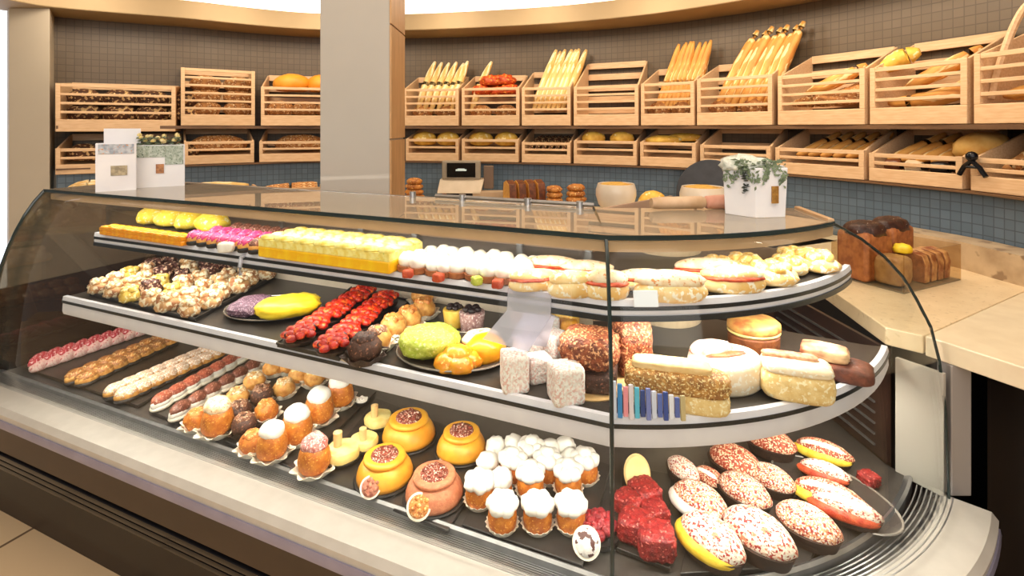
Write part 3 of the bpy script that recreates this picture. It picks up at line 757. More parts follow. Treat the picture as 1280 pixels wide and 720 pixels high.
def eclair(m, base, L=.09, w=.04, h=.034, seed=1, case=BLACKC, o2=.12):
    t = thing('eclair', '', 'pastry')
    MB().lump((0,0,0), (L*.52, w*.56, .014), .02, 1, 3, 0, -.5).build('paper_case', case, t, ang=80)
    MB().lump((0,0,.006), (L*.5, w*.5, h*.6), .08, 2, 3, seed, -.6).build('base', base, t, ang=80)
    MB().lump((0,0,.008+h*.34), (L*.47, w*.48, h*.55), .16, 3.0, 3, seed+3, -.35, oct2=o2).build('glaze', m, t, ang=80); return t
def finger():
    t = thing('sugared_finger', '', 'pastry')
    MB().lump((0,0,0), (.048,.024,.024), .08, 2, 3, 2, -.6).build('cream_side', PINKW, t, ang=80)
    MB().lump((.002,.008,.018), (.044,.018,.022), .16, 3, 3, 5, -.5, oct2=.1).build('pink_top', PINKS, t, ang=80); return t
def puff(m, seed=1):
    o = MB(); o.lump((0,0,0), (.031,.030,.026), .22, 2.6, 3, seed, -.75, oct2=.12)
    for i in range(4): o.lump((.014*math.cos(i*1.7+seed), .014*math.sin(i*1.7+seed), .032), (.014,.014,.012), .3, 2.5, 2, i+seed, -.7)
    return o.build('cream_puff', m, ang=80)
def berry_tart():
    t = thing('berry_tart', '', 'pastry')
    MB().lathe([(.022,0),(.028,.004),(.031,.014),(.026,.014)], 24).build('shell', PAPERB, t)
    m = MB(); rng = random.Random(9)
    for i in range(16):
        a = i*2.4; rr = .030*math.sqrt(i/16); z = .018 + .014*(1-(rr/.03)**2)
        m.lump((rr*math.cos(a), rr*math.sin(a), z), (.011,.0105,.0105), .12, 3, 2, i, -.7)
    m.build('berries', RED, t, ang=80)
    m = MB()
    for i in range(5): m.lump((.024*math.cos(i*1.3), .024*math.sin(i*1.3), .026), (.008,.008,.008), .15, 3, 2, i, -.7)
    m.build('dark_berries', BERRYD, t, ang=80); return t
def cake_block(w, d, h, base, top, th=.35, dome=True, seed=0, name='cream_cake_block', bev=.004):
    t = thing(name, '', 'cake')
    MB().box((0,0,h*(1-th)/2), (w,d,h*(1-th))).build('base', base, t, True, bev)
    if dome:
        m = MB(); m.box((0,0,h*(1-th/2)), (w*.97,d*.97,h*th))
        for i in range(4): m.lump(((i%2-.5)*w*.5, (i//2-.5)*d*.5, h*.93), (w*.27,d*.27,h*.2), .2, 2.5, 2, i+seed, -.6)
        m.build('top', top, t, ang=60)
    else:
        MB().box((0,0,h*(1-th/2)), (w*1.01,d*1.01,h*th)).build('top', top, t, True, bev)
    return t
def rough_block(w, d, h, m, name, cat='cake', amp=.06, seed=1, power=5):
    bm = bmesh.new(); bmesh.ops.create_cube(bm, size=2.0); bmesh.ops.subdivide_edges(bm, edges=bm.edges[:], cuts=9, use_grid_fill=True)
    vs = []
    for v in bm.verts:
        p = v.co; k = (abs(p.x)**power + abs(p.y)**power + abs(p.z)**power)**(-1/power)
        q = p*k; nn = amp*noise.noise(q*4 + Vector((seed*5.1,seed,0))) + amp*.7*noise.noise(q*11 + Vector((seed,seed*2.,0)))
        q = q*(1+nn); vs.append((q.x*w/2, q.y*d/2, max(0,(q.z+1)*h/2)))
    o = MB().add(vs, [tuple(v.index for v in f.verts) for f in bm.faces]); bm.free()
    return o.build(name, m, ang=80)
def oval(topm, edge=None, base=PAPERB, L=.115, w=.082, h=.052, cream=False):
    t = thing('oval_almond_cake', '', 'cake')
    MB().lathe([(.7,0),(.86,0),(1.0,.024),(.95,.024)], 36, Matrix.Diagonal((L*.5,w*.5,1,1))).build('paper_case', base, t)
    if edge: MB().lump((-.004,-.004,.012), (L*.50,w*.50,h*.42), .03, 1.5, 3, 2, -.4).build('edge', edge, t, ang=80)
    MB().lump((.002,.002,.018), (L*.475,w*.47,h*.62), .07, 1.8, 3, 4, -.3, oct2=.04).build('crust', topm, t, ang=80)
    if cream: MB().lump((0,-w*.16,.034), (L*.38,w*.15,h*.34), .12, 2, 3, 6, -.4).build('cream_line', WCREAM, t, ang=80)
    return t
def bun(L=.15, w=.07, h=.04, fill=JAM, topm=SUGARTOP, seed=1):
    t = thing('filled_bun', '', 'bun')
    MB().lump((0,0,0), (L*.5,w*.5,h*.62), .05, 1.6, 3, seed, -.5).build('lower_half', BUN, t, ang=80)
    if fill: MB().lump((0,0,h*.50), (L*.485,w*.49,h*.2), .10, 4, 3, seed+1, -.7, oct2=.1).build('filling', fill, t, ang=80)
    MB().lump((0,.004,h*.66), (L*.48,w*.46,h*.42), .08, 1.8, 3, seed+2, -.3, oct2=.03).build('upper_half', topm, t, ang=80); return t
def danish(seed=1, m=YELB):
    t = thing('danish_pastry', '', 'pastry')
    MB().lump((0,0,0), (.062,.055,.026), .18, 2, 3, seed, -.6, oct2=.06).build('dough', BUN, t, ang=80)
    m2 = MB()
    for i in range(5): m2.lump((.028*math.cos(i*1.26+seed), .024*math.sin(i*1.26+seed), .026), (.024,.022,.016), .25, 2, 2, i+seed, -.6)
    m2.build('topping', mat('danish_top', (246,214,130), (228,172,80), 30, .45, .4, spots=((252,240,200), 30, .56), vary=.06), t, ang=80); return t

# ------------------------------------------------------------------ trays on deck and shelves
def slab(name, label, quad, z0, z1, m, cat='tray', rim=.0, group=None):
    """a tray following four points on the deck (front-left, front-right, back-right, back-left)"""
    mb = MB(); c = sum((Vector(q[:2]) for q in quad), Vector((0,0)))/4
    P = [Vector(q[:2])-c for q in quad]
    t = thing(name, label, cat, (c.x,c.y,z0), 0, group) if rim else None
    h = z1-z0
    mb.prism(P, 0, h)
    if rim:
        mb.build('plate', m, t, True, .0015)
        r = MB()
        for a, b in zip(P, P[1:]+P[:1]): r.bar((a.x,a.y,h+rim/2), (b.x,b.y,h+rim/2), .005, rim)
        r.build('rim', m, t, True); return t
    o = mb.build(name, m, None, True, .0015); o.location = (c.x,c.y,z0)
    return tag(o, label, cat, group)
def lerp(a, b, t): return a + (b-a)*t
def row(front, back, n, z, t0=0.0, t1=1.0):
    a = at(*front, z); b = at(*back, z)
    return [lerp(a, b, t0 + (t1-t0)*i/(n-1)) for i in range(n)], math.atan2(b.y-a.y, b.x-a.x)
ZP = ZD + .009
def trayq(a, b, c, d, z): return [at(*p, z) for p in (a,b,c,d)]
slab('slate_tray', 'dark slate tray under the pink, golden and frosted pastry rows at the left', trayq((30,462),(172,510),(285,446),(180,406),ZD), ZD, ZP, M_SLATE)
slab('slate_tray', 'dark slate tray under the reddish rolls and choux buns', trayq((186,516),(372,592),(470,492),(300,440),ZD), ZD, ZP, M_SLATE)
slab('slate_tray', 'dark slate tray under the four domed brioches', trayq((396,600),(560,668),(622,560),(470,500),ZD), ZD, ZP, M_SLATE)
slab('slate_tray', 'dark slate tray under the white meringue tartlets', trayq((577,660),(728,712),(764,585),(640,545),ZD), ZD, ZP, M_SLATE)

# row of pink fingers
pts, ang = row((52,460), (178,417), 9, ZP)
for i, p in enumerate(pts):
    put('finger', finger, p, ang+.55+random.uniform(-.06,.06), f'{ORD[i]} pink and white sugared finger from the front at the far left', 'row of pink sugared fingers', (1.05,1,1.1))
# golden nut eclairs and frosted ones, two columns each
def two_cols(key, mk, front, back, n, dx, what, grp, s=1.0, turn=0.0):
    pts, ang = row(front, back, n, ZP)
    side = Vector((math.sin(ang), -math.cos(ang), 0))
    for c in range(2):
        for i, p in enumerate(pts):
            put(key, mk, p + side*dx*(c-.5), ang+turn+random.uniform(-.2,.2), f'{what}, {ORD[i]} from the front in the {["left","right"][c]} column', grp, s)
two_cols('nutc', lambda: eclair(NUT, GOLDL, .075, .052, .034, 1), (102,478), (204,432), 7, .056, 'golden nut-glazed eclair', 'golden nut eclairs', (1,1,1))
two_cols('frost', lambda: eclair(FROST, GOLDL, .075, .056, .034, 4), (152,497), (262,448), 8, .060, 'white frosted nut eclair', 'white frosted eclairs', (1,1,1))
pts, ang = row((203,508), (300,452), 7, ZP)
for i, p in enumerate(pts): put('redroll', lambda: eclair(REDROLL, WCREAM, .085, .048, .036, 6, PAPERW), p, ang+.15, f'{ORD[i]} reddish glazed roll from the front, right of the frosted eclairs', 'row of reddish rolls', 1.0)
pts, ang = row((226,520), (330,457), 7, ZP)
for i, p in enumerate(pts): put('brroll', lambda: eclair(BRROLL, WCREAM, .085, .046, .036, 8, PAPERW), p, ang+.15, f'{ORD[i]} cocoa roll from the front, beside the reddish rolls', 'row of cocoa rolls', 1.0)
# choux field: base pixels
GC = 'choux buns on the second tray'
cap = lambda: baba(WCREAM)
capo = lambda: baba(mat('nut_cap', (246,226,196), (226,180,130), 50, .6, .4, spots=((176,110,60), 60, .6)))
put('capo', capo, at(272,541,ZP), .2, 'big choux bun with nut-flecked white cap, front left of the choux buns', GC, 1.0)
for (x, y, lb, s) in [(340,571,'big choux bun with white sugar cap, frontmost',.92),(371,551,'big choux bun with white sugar cap, second from the front',.98),(399,526,'big choux bun with white sugar cap, third from the front',.98),(425,506,'big choux bun with white sugar cap, rearmost',.98)]:
    put('cap', cap, at(x,y,ZP), x*.1, lb, GC, s)
put('pinkcap', lambda: baba(mat('pink_cap', (226,170,160), (180,74,70), 60, .5, .5, spots=((252,230,224), 60, .58))), at(393,589,ZP), .5, 'choux bun with pink sugared top standing alone in front', None, .92)
NUTT = mat('choux_topping', (236,200,146), (196,140,80), 50, .5, .5, spots=((252,236,206), 60, .56))
BRT = mat('cocoa_topping', (150,100,70), (96,56,40), 50, .5, .5, spots=((226,190,156), 60, .58))
ORT = mat('caramel_topping', (226,150,74), (190,104,44), 50, .45, .4, spots=((246,206,140), 60, .6))
chs = [(246,532,'o','caramel choux tucked left of the nut-flecked bun'),(297,503,'n','pale choux behind the nut-flecked bun'),(318,483,'n','pale choux in the middle of the left choux column'),(341,465,'n','pale choux at the rear of the left choux column'),
 (327,500,'b','cocoa choux beside the pale middle choux'),(299,521,'b','cocoa choux right of the nut-flecked bun'),(305,538,'b','cocoa choux at the front between two big buns'),(355,491,'n','pale choux right of the cocoa choux'),(373,474,'y','yellow-topped choux at the rear of the tray'),
 (333,520,'o','caramel choux left of the second white-capped bun'),(316,561,'o','caramel choux half behind the frontmost white-capped bun'),(360,462,'y','yellow-topped choux touching the rear edge of the tray'),(393,478,'y','yellow-topped choux left of the rearmost white-capped bun')]
kinds = {'o': ('chO', lambda: choux(ORT, GOLD)), 'n': ('chN', lambda: choux(NUTT)), 'b': ('chB', lambda: choux(BRT, CHOC)), 'y': ('chY', lambda: choux(PUFFY))}
for x, y, k, lb in chs: put(*kinds[k], at(x,y+3,ZP), x*.3, lb, GC, 1.05)
# custard cups
def custard():
    t = thing('custard_cup', '', 'dessert')
    MB().lathe([(.036,0),(.046,.004),(.050,.014),(.046,.014)], 28).build('dish', BLACKC, t)
    MB().lathe([(.03,.008),(.045,.012),(.046,.028),(.042,.036),(.0,.038)], 28, wob=lambda a,j,z: 1+.04*math.sin(5*a)).build('custard', CREMEY, t, ang=60)
    MB().lathe([(.011,.036),(.012,.075),(.0,.078)], 14, Matrix.Translation((-.008,.012,0))).build('biscuit_stick', COOK, t); return t
for (x, y, s, lb) in [(428,575,1.0,'pale custard cup with a biscuit stick, nearest the pink-topped bun'),(455,560,.85,'pale custard cup, middle of the three beside the brioches'),(473,532,.9,'pale custard cup, rearmost of the three beside the brioches')]:
    put('custard', custard, at(x,y,ZP), x, lb, 'pale custard cups', s)
put('medalW', lambda: medallion(WCREAM, BLACKC, .022), at(452,505,ZP), 0, 'small white sweet in a dark case behind the custard cups', None, 1.0)
# brioches
put('briG', lambda: brioche(BRI, ROSETTE), at(511,549,ZP), .3, 'domed golden brioche with dark rosette, rear left of four', 'domed brioches', (1.06,1.06,.92))
put('briG', None, at(577,565,ZP), 1.3, 'domed golden brioche with white-flecked rosette, rear right of four', 'domed brioches', (.96,.96,.86))
put('briG', None, at(481,598,ZP), 2.3, 'domed golden brioche with a pink medallion, front left of four', 'domed brioches', (1,1,.88))
put('briP', lambda: brioche(BRIP, ROSETTE), at(543,622,ZP), .3, 'pinkish domed brioche, front right of four', 'domed brioches', (.98,.98,.86))
MED = mat('medal_pink', (206,140,110), (166,84,66), 60, .5, .5)
put('med', lambda: medallion(MED), at(463,620,ZP)+Vector((0,0,.019)), .3, 'pink medallion leaning on the front left golden brioche', None, .9, (.75,0))
put('med2', lambda: medallion(ORT), at(523,646,ZP)+Vector((0,0,.021)), .3, 'caramel medallion leaning on the pinkish brioche', None, 1.0, (.75,0))
put('wsweet', lambda: medallion(WCREAM, BLACKC, .022), at(553,578,ZP), 0, 'tiny white sweet between the rear brioches', None, .5)
# meringue tartlets
mt = [(628,662,1,'front row left'),(672,662,1,'front row middle'),(714,662,1,'front row right'),(599,632,1,'second row far left'),(627,622,0,'second row second'),(663,620,1,'second row middle'),(710,618,1,'second row right'),
 (609,600,0,'third row left'),(641,602,1,'third row second'),(685,602,1,'third row third'),(714,596,0,'third row right'),(620,580,0,'rear row left'),(642,577,0,'rear row second'),(664,586,1,'rear row tallest'),(688,583,0,'rear row fourth'),(706,580,0,'rear row fifth'),(731,602,1,'far right corner')]
for i, (x, y, big, lb) in enumerate(mt):
    put('tartB' if big else 'tartS', tartlet if big else small_tartlet, at(x,y-2,ZP), i*.9, f'{"tall" if big else "small"} golden tartlet topped with white meringue, {lb}', 'white meringue tartlets', (.93 if big else 1.0))
# raspberry tart and medallion at the joint
def rasp_tart():
    t = thing('raspberry_tart', '', 'pastry')
    MB().lathe([(.04,0),(.046,.006),(.048,.018),(.044,.018)], 28).build('shell', BLACKC, t)
    m = MB()
    for i in range(18):
        a = i*2.4; rr = .038*math.sqrt(i/18); m.lump((rr*math.cos(a), rr*math.sin(a), .018+.016*(1-(rr/.04)**2)), (.012,.012,.012), .15, 3, 2, i, -.7)
    m.build('raspberries', mat('raspberry', (176,40,46), (126,20,32), 60, .4, .8, spots=((226,140,140), 50, .64)), t, ang=80); return t
put('rtart', rasp_tart, at(749,672,ZD), 0, 'raspberry tart with dark shell left of the glass joint', None, 1.0)
put('wmed', lambda: medallion(mat('speckled_white', (246,240,232), (226,214,204), 50, .5, .3, spots=((90,50,44), 22, .56)), PAPERW, .030, False), at(732,692,ZD)+Vector((0,0,.023)), .1, 'white speckled medallion in front of the raspberry tart', None, 1.0, (.85,0))
# ------------------------------------------------------------------ right hand deck: raspberry log, almond ovals
slab('slate_board', 'black board carrying the raspberry log right of the glass joint', trayq((772,690),(838,716),(838,596),(778,586),ZD), ZD, ZP, M_SLATE)
def rchunk(): return tag(rough_block(.07,.075,.05, RASP, 'raspberry_log_slice', amp=.10, seed=3), '', 'cake')
for i, (x, y, sc, lb) in enumerate([(806,628,.95,'rear raspberry log slice, below the plain biscuit'),(786,640,.85,'left rear raspberry log slice'),(795,672,1.0,'left front raspberry log slice'),(820,690,1.05,'front right raspberry log slice'),(818,652,.8,'right middle raspberry log slice')]):
    put('rchunk', rchunk, at(x,y,ZP), .4+i*.35, lb, 'raspberry log slices', sc)
bq = MB().lathe([(0,0),(.030,0),(.034,.005),(.030,.011),(0,.012)], 28, sy=1.3).build('plain_biscuit', COOK); tag(bq, 'plain beige oval biscuit standing behind the raspberry log', 'biscuit')
p = at(797,612,ZP); bq.location = p + Vector((0,.01,.036)); bq.rotation_euler = (1.25,0,0)
slab('round_platter', 'long dark platter under the almond ovals in the corner', trayq((850,722),(1010,712),(1062,600),(880,580),ZD), ZD, ZP, M_SLATE)
A_ = -.9
ov = [(888,693,'w','front left oval almond cake with a lemon edge','lem',1.08,-.95),(946,688,'w','large white-dusted oval almond cake, front middle',None,1.15,-.85),(1008,672,'p','oval almond cake with a dark nut end, front right',None,1.0,-.75),
 (874,643,'p','oval almond cake on a white dish, second row left','dish',1.0,-.85),(929,629,'p','oval almond cake with one white end, second row middle',None,.95,-.85),(963,612,'p','smaller oval almond cake, second row right',None,.85,-.75),
 (918,592,'r','reddish oval almond cake at the rear',None,1.02,-.75),(853,598,'w','small pale oval cake, rear left corner',None,.72,-1.1),(886,606,'p','small oval cake with a white sweet on it, rear left','cr',.6,-.9),(963,566,'r','reddish oval almond cake half hidden under the shelf edge',None,.95,-.6)]
OK_ = {'p': ('ovP', lambda: oval(OVAL)), 'w': ('ovW', lambda: oval(OVALW)), 'r': ('ovR', lambda: oval(OVALR)), 'lem': ('ovL', lambda: oval(OVALW, LEMON)), 'dish': ('ovD', lambda: oval(OVAL, WCREAM)), 'cr': ('ovC', lambda: oval(OVALR, None, PAPERB, cream=True))}
for x, y, k, lb, sp, s, a in ov:
    put(*OK_[sp or k], at(x,y,ZP), a, lb, 'oval almond cakes', (s*1.2, s*1.12, s*1.15))
# oval glass-edged platter with cream-filled ovals at the far right
ce = at(1040,618,ZD)
t = thing('oval_platter', 'dark oval platter with a pale rim at the right of the deck', 'platter', ce, math.radians(-62))
MB().lathe([(0,0),(.8,0),(.98,.006),(.98,.009),(0,.007)], 40, Matrix.Diagonal((.15,.10,1,1))).build('plate', PLATEG, t)
MB().tube([(.15*math.cos(2*PI*i/40), .10*math.sin(2*PI*i/40), .009) for i in range(40)], .003, 6, True).build('rim', SILVER, t)
for (x, y, k, lb, s, a) in [(1029,576,'x','cream-filled oval at the back of the far right platter',.95,-.62),(1030,600,'y','cream-filled white oval, second from the back on the right platter',.85,-.62),(1036,634,'x','long cream-filled red oval, third from the back on the right platter',1.05,-.6),(1056,650,'y','cream-filled oval with a white end, front of the right platter',1.05,-.6)]:
    key, mk = {'x': ('ovX', lambda: oval(OVALR, LEMON, PAPERB, .15, .062, .05, True)), 'y': ('ovY', lambda: oval(OVALW, JAM, PAPERB, .14, .055, .046, True))}[k]
    put(key, mk, at(x,y,ZP), a, lb, 'cream-filled ovals on the right platter', s)
put('rasp1', lambda: tag(rough_block(.045,.04,.03, RASP, 'raspberry_bite', amp=.15, seed=8), '', 'sweet'), at(1086,606,ZD), .3, 'small dark red bite beside the right platter rim', None, 1.0)

# ------------------------------------------------------------------ middle shelf
ZQ = ZM + .008
slab('slate_tray', 'black tray of cream puffs at the left of the middle shelf', trayq((112,370),(244,403),(346,346),(225,322),ZM), ZM, ZQ, M_SLATE, rim=.006)
fl_, fr_, br_, bl_ = [at(*p, ZQ) for p in ((124,366),(240,396),(333,349),(206,336))]
nI, nJ = 6, 6
for j in range(nJ):
    for i in range(nI):
        u = (i+.5*(j%2)*.4)/(nI-.8); v = j/(nJ-1)
        p = lerp(lerp(fl_, fr_, u), lerp(bl_, br_, u), v) + Vector((random.uniform(-.006,.006), random.uniform(-.006,.006), 0))
        if u > 1.02: continue
        k = 'D' if (j >= 3 and i < 4 and (i+j) % 3 != 0) or (i, j) == (2,1) else ('Y' if (i, j) in ((2,0),(3,1),(0,2),(2,2)) else 'P')
        nm = {'P':'cream puff','Y':'yellow cream puff','D':'cocoa cream puff'}[k]
        put('puff'+k, {'P': lambda: puff(PUFF,1), 'Y': lambda: puff(PUFFY,2), 'D': lambda: puff(PUFFD,3)}[k], p, random.uniform(0,6), f'{nm}, {ORD[i]} from the left in the {ORD[j]} row of the puff tray', 'cream puffs on the black tray', random.uniform(1.0,1.15), cat='pastry')
slab('slate_tray', 'dark tray under the red berry tarts', trayq((346,434),(424,452),(512,379),(440,362),ZM), ZM, ZQ, M_SLATE, rim=.005)
for c, (f_, b_) in enumerate([((374,429),(454,374)), ((415,441),(482,382))]):
    pts, ang = row(f_, b_, 6, ZQ)
    for i, p in enumerate(pts): put('berry', berry_tart, p, i*1.1, f'red berry tart, {ORD[i]} from the front in the {["left","right"][c]} column', 'red berry tarts', (1.3,1.3,1.0))
def plate(px, py, rx, ry, label, rz=0.0):
    t = thing('oval_plate', label, 'plate', at(px,py,ZM), rz)
    MB().lathe([(0,0),(.7,0),(.96,.010),(1.0,.013),(.97,.014),(.7,.005),(0,.004)], 44, Matrix.Diagonal((rx,ry,1,1))).build('dish', PLATEG, t)
    MB().tube([(rx*math.cos(2*PI*i/44), ry*math.sin(2*PI*i/44), .0135) for i in range(44)], .0025, 6, True).build('rim', SILVER, t); return t
p1 = plate(342,389,.150,.115,'dark oval plate with the purple and the yellow half cakes', -.1)
def halfm(L, w, h, m, name, seed, amp=.10, o2=.08): return MB().lump((0,0,0), (L,w,h), amp, 2.2, 4, seed, -.45, oct2=o2).build(name, m, ang=80)
o = rough_block(.125,.15,.042,PURP,'purple_half_cake',amp=.12,seed=3,power=2.4); o.location = at(315,390,ZM+.010); tag(o, 'purple sprinkled half cake on the left of the dark plate', 'cake')
o = rough_block(.185,.115,.058,YEL,'yellow_half_cake',amp=.09,seed=9,power=2.6); o.location = at(361,394,ZM+.012); o.rotation_euler = (0,0,.5); tag(o, 'bright yellow half cake on the right of the dark plate', 'cake')
p2_ = plate(567,444,.150,.115,'pale rimmed oval plate with green and orange creams', -.25)
cpl = at(567,444,ZM)
o = rough_block(.155,.135,.068,GREEN,'pistachio_cream_mound',amp=.10,seed=4,power=2.4); o.location = at(537,442,ZM+.008); o.rotation_euler = (0,0,.3); tag(o, 'green pistachio cream mound on the left of the pale rimmed plate', 'dessert')
m = MB()
for i in range(5): m.lump((.028*math.cos(i*1.26), .024*math.sin(i*1.26), 0), (.034,.032,.024), .2, 2, 3, i, -.5)
m.lump((0,0,.012), (.036,.034,.026), .15, 2, 3, 9, -.5)
o = m.build('yellow_peach_mound', PEACH, ang=80); o.location = at(572,457,ZM+.006); tag(o, 'yellow peach mound at the front of the pale rimmed plate', 'dessert')
t = thing('orange_jelly_slice', 'orange jelly with a cream top on the right of the pale rimmed plate', 'dessert', at(607,446,ZM+.008), .3)
MB().lump((0,0,0), (.052,.050,.040), .10, 1.8, 3, 2, -.5).build('jelly', PEACH if False else ORJ, t, ang=80)
MB().lump((-.006,.03,.022), (.05,.03,.026), .2, 2.4, 3, 5, -.5, oct2=.06).build('cream', SUGARTOP, t, ang=80)
# brown choux line
for i, (x, y, mt_, lb, s) in enumerate([(456,450,'chB2','dark chocolate choux at the front of the middle shelf line',1.25),(472,436,'chC2','cocoa choux, second in the middle shelf line',1.1),(492,420,'chD2','caramel choux, third in the middle shelf line',1.15),(511,409,'chD2','caramel choux, fourth in the middle shelf line',1.15),(530,396,'chD2','caramel choux, fifth in the middle shelf line',1.1),(528,380,'chC2','cocoa choux, rearmost of the middle shelf line',1.1)]):
    mk = {'chB2': lambda: choux(CHOC, CHOC), 'chC2': lambda: choux(BRT, GOLDL), 'chD2': lambda: choux(ORT, GOLDL)}[mt_]
    put(mt_, mk, at(x,y,ZM), x, lb, 'line of brown choux on the middle shelf', s)
for i, (x, y, lb) in enumerate([(474,442,'tiny white sweet beside the dark chocolate choux'),(494,427,'tiny white sweet beside the caramel choux')]):
    put('wsweet2', lambda: medallion(WCREAM, PAPERW, .022), at(x,y,ZM), 0, lb, None, .75, (.5,0))
slab('white_card', 'pale cake card under the front of the brown choux line', trayq((421,449),(450,460),(474,437),(446,430),ZM), ZM, ZM+.003, CAR, 'card')
# verrines
def verrine(m, topm):
    t = thing('layered_verrine', '', 'dessert')
    MB().lathe([(.026,0),(.030,.004),(.036,.05),(.034,.056),(0,.058)], 26).build('cream', m, t, ang=60)
    mm = MB()
    for i in range(5): mm.lump((.016*math.cos(i*1.26), .016*math.sin(i*1.26), .056), (.012,.011,.009), .25, 3, 2, i, -.6)
    mm.build('topping', topm, t, ang=80); return t
DKT = mat('black_topping', (50,34,34), (30,22,24), 40, .4, .4)
put('verY', lambda: verrine(mat('yellow_verrine', (246,214,110), (236,184,60), 20, .4), DKT), at(568,408,ZM), 0, 'yellow verrine with a black topping on the middle shelf', None, .95)
put('verP', lambda: verrine(mat('mauve_verrine', (196,158,150), (150,106,104), 50, .45, .3, spots=((238,220,214), 60, .58)), DKT), at(590,414,ZM), 1, 'mauve verrine with a black topping beside the yellow one', None, 1.05)
put('verP', None, at(650,408,ZM), 2, 'mauve verrine half hidden behind the clear folded sheet', None, .9)
# pale translucent folded sheets hanging from the upper shelf
t = thing('clear_folded_sheet', 'clear folded pale sheet hanging from the upper shelf front', 'sheet', (0,0,0))
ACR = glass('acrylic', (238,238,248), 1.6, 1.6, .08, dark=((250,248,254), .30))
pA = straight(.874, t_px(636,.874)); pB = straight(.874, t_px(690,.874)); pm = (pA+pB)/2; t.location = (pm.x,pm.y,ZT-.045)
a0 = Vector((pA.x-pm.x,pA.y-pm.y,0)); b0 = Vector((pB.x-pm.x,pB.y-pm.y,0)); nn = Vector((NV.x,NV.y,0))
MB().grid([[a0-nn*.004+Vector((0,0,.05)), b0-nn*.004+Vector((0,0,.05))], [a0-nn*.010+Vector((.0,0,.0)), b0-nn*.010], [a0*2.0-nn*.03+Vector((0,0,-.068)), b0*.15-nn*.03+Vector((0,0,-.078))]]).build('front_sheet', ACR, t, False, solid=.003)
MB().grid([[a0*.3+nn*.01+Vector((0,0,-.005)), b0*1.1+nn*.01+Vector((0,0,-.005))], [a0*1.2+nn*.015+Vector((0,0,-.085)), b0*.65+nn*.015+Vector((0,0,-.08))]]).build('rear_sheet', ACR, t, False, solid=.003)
ph = straight(.874, t_px(303,.874)); t = thing('clear_shelf_hook', 'small clear hook on the upper shelf edge above the puff tray', 'hook', (ph.x,ph.y,ZT-.03))
MB().tube([(0.03,.06,.035),(.015,.02,.03),(0,-.008,.02),(0,-.014,-.005),(0,-.012,-.03)], .006, 8).build('bent_rod', ACR, t)
# coconut cubes
for i, (x, y, s, lb) in enumerate([(643,489,(1,1,1.45),'tall pink-white coconut cube, front left'),(707,503,(1.15,1.1,1.35),'pink coconut cube, front right and largest'),(673,477,(.95,.95,.95),'small white coconut cube between the two front ones'),(660,452,(1.05,1,1.0),'white coconut cube in the second row'),(668,432,(1,1,1),'white coconut cube in the third row'),(682,424,(1,1,1),'white coconut cube at the rear'),(694,448,(.9,.9,1.1),'coconut cube with a yellow side beside the brown crumb cake')]):
    put('coco', lambda: tag(rough_block(.060,.057,.058, COCO, 'coconut_cube', amp=.022, seed=2, power=12), '', 'cake'), at(x,y-3,ZM), .15+.1*i, lb, 'coconut cubes', s)
o = rough_block(.11,.06,.055, mat('yellow_sponge', (246,200,84), (232,172,52), 40, .6, .5, spots=((252,224,140), 50, .58)), 'yellow_sponge_cake', amp=.03, seed=4); o.location = at(700,411,ZM); o.rotation_euler = (0,0,-.35); tag(o, 'yellow sponge bar at the rear behind the coconut cubes', 'cake')
o = rough_block(.05,.05,.045, mat('orange_sponge', (240,170,40), (222,140,26), 40, .5, .5), 'orange_sponge_cube', amp=.05, seed=5); o.location = at(711,418,ZM); tag(o, 'small orange sponge cube in front of the yellow sponge bar', 'cake')
# crumb cakes at the joint
t = thing('crumb_cake', 'large brown crumb cake on a chocolate base left of the glass joint', 'cake', at(737,478,ZM), -.25)
o = rough_block(.125,.13,.05, CHOC, 'base', amp=.02, seed=1); o.parent = t
o = rough_block(.135,.14,.075, CRUMB, 'crumb_top', amp=.12, seed=2, power=3); o.parent = t; o.location = (0,0,.045)
MB().lathe([(.05,0),(.085,.0),(.088,.004)], 30).build('doily', COOK, t).location = (.0,-.0,-.0)
t = thing('crumb_log', 'tall brown crumb log standing right of the glass joint', 'cake', at(787,462,ZM), .1)
o = rough_block(.085,.12,.135, CRUMB, 'log', amp=.09, seed=6); o.parent = t
t = thing('nut_slice_cake', 'long nut-crusted slice cake at the front of the corner shelf', 'cake', at(845,508,ZM), -.28)
o = rough_block(.21,.07,.045, SPONGE, 'sponge', amp=.02, seed=3); o.parent = t
o = rough_block(.212,.073,.045, NUTC, 'nut_crust', amp=.05, seed=4); o.parent = t; o.location = (0,0,.036)
o = rough_block(.16,.05,.02, mat('pale_icing', (246,216,160), (236,196,130), 30, .5, .3), 'icing', amp=.05, seed=5); o.parent = t; o.location = (-.01,.004,.075)
cols = [(214,222,240),(60,140,206),(236,150,160),(226,214,220),(96,190,220),(52,70,130),(120,130,190),(210,214,232),(92,110,180),(60,80,150),(226,226,236),(88,104,170),(196,176,130)]  # stripes reflected in the front glass, built as solid coloured strips
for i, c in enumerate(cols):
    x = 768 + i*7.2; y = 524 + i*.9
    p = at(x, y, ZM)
    o = MB().box((0,0,.037), (.0095,.006,.074 - .0022*i - .006*(i%3))).build('reflection_strip', mat('reflection_%d' % i, c, rough=.35), None, True, .0012); o.location = p + Vector((0,0,0.0)); o.rotation_euler = (-.10,0,random.uniform(-.1,.1))
    tag(o, f'{ORD[i] if i < 13 else i} slim coloured reflection from the joint, before the nut slice', 'reflection', 'row of slim coloured reflections')
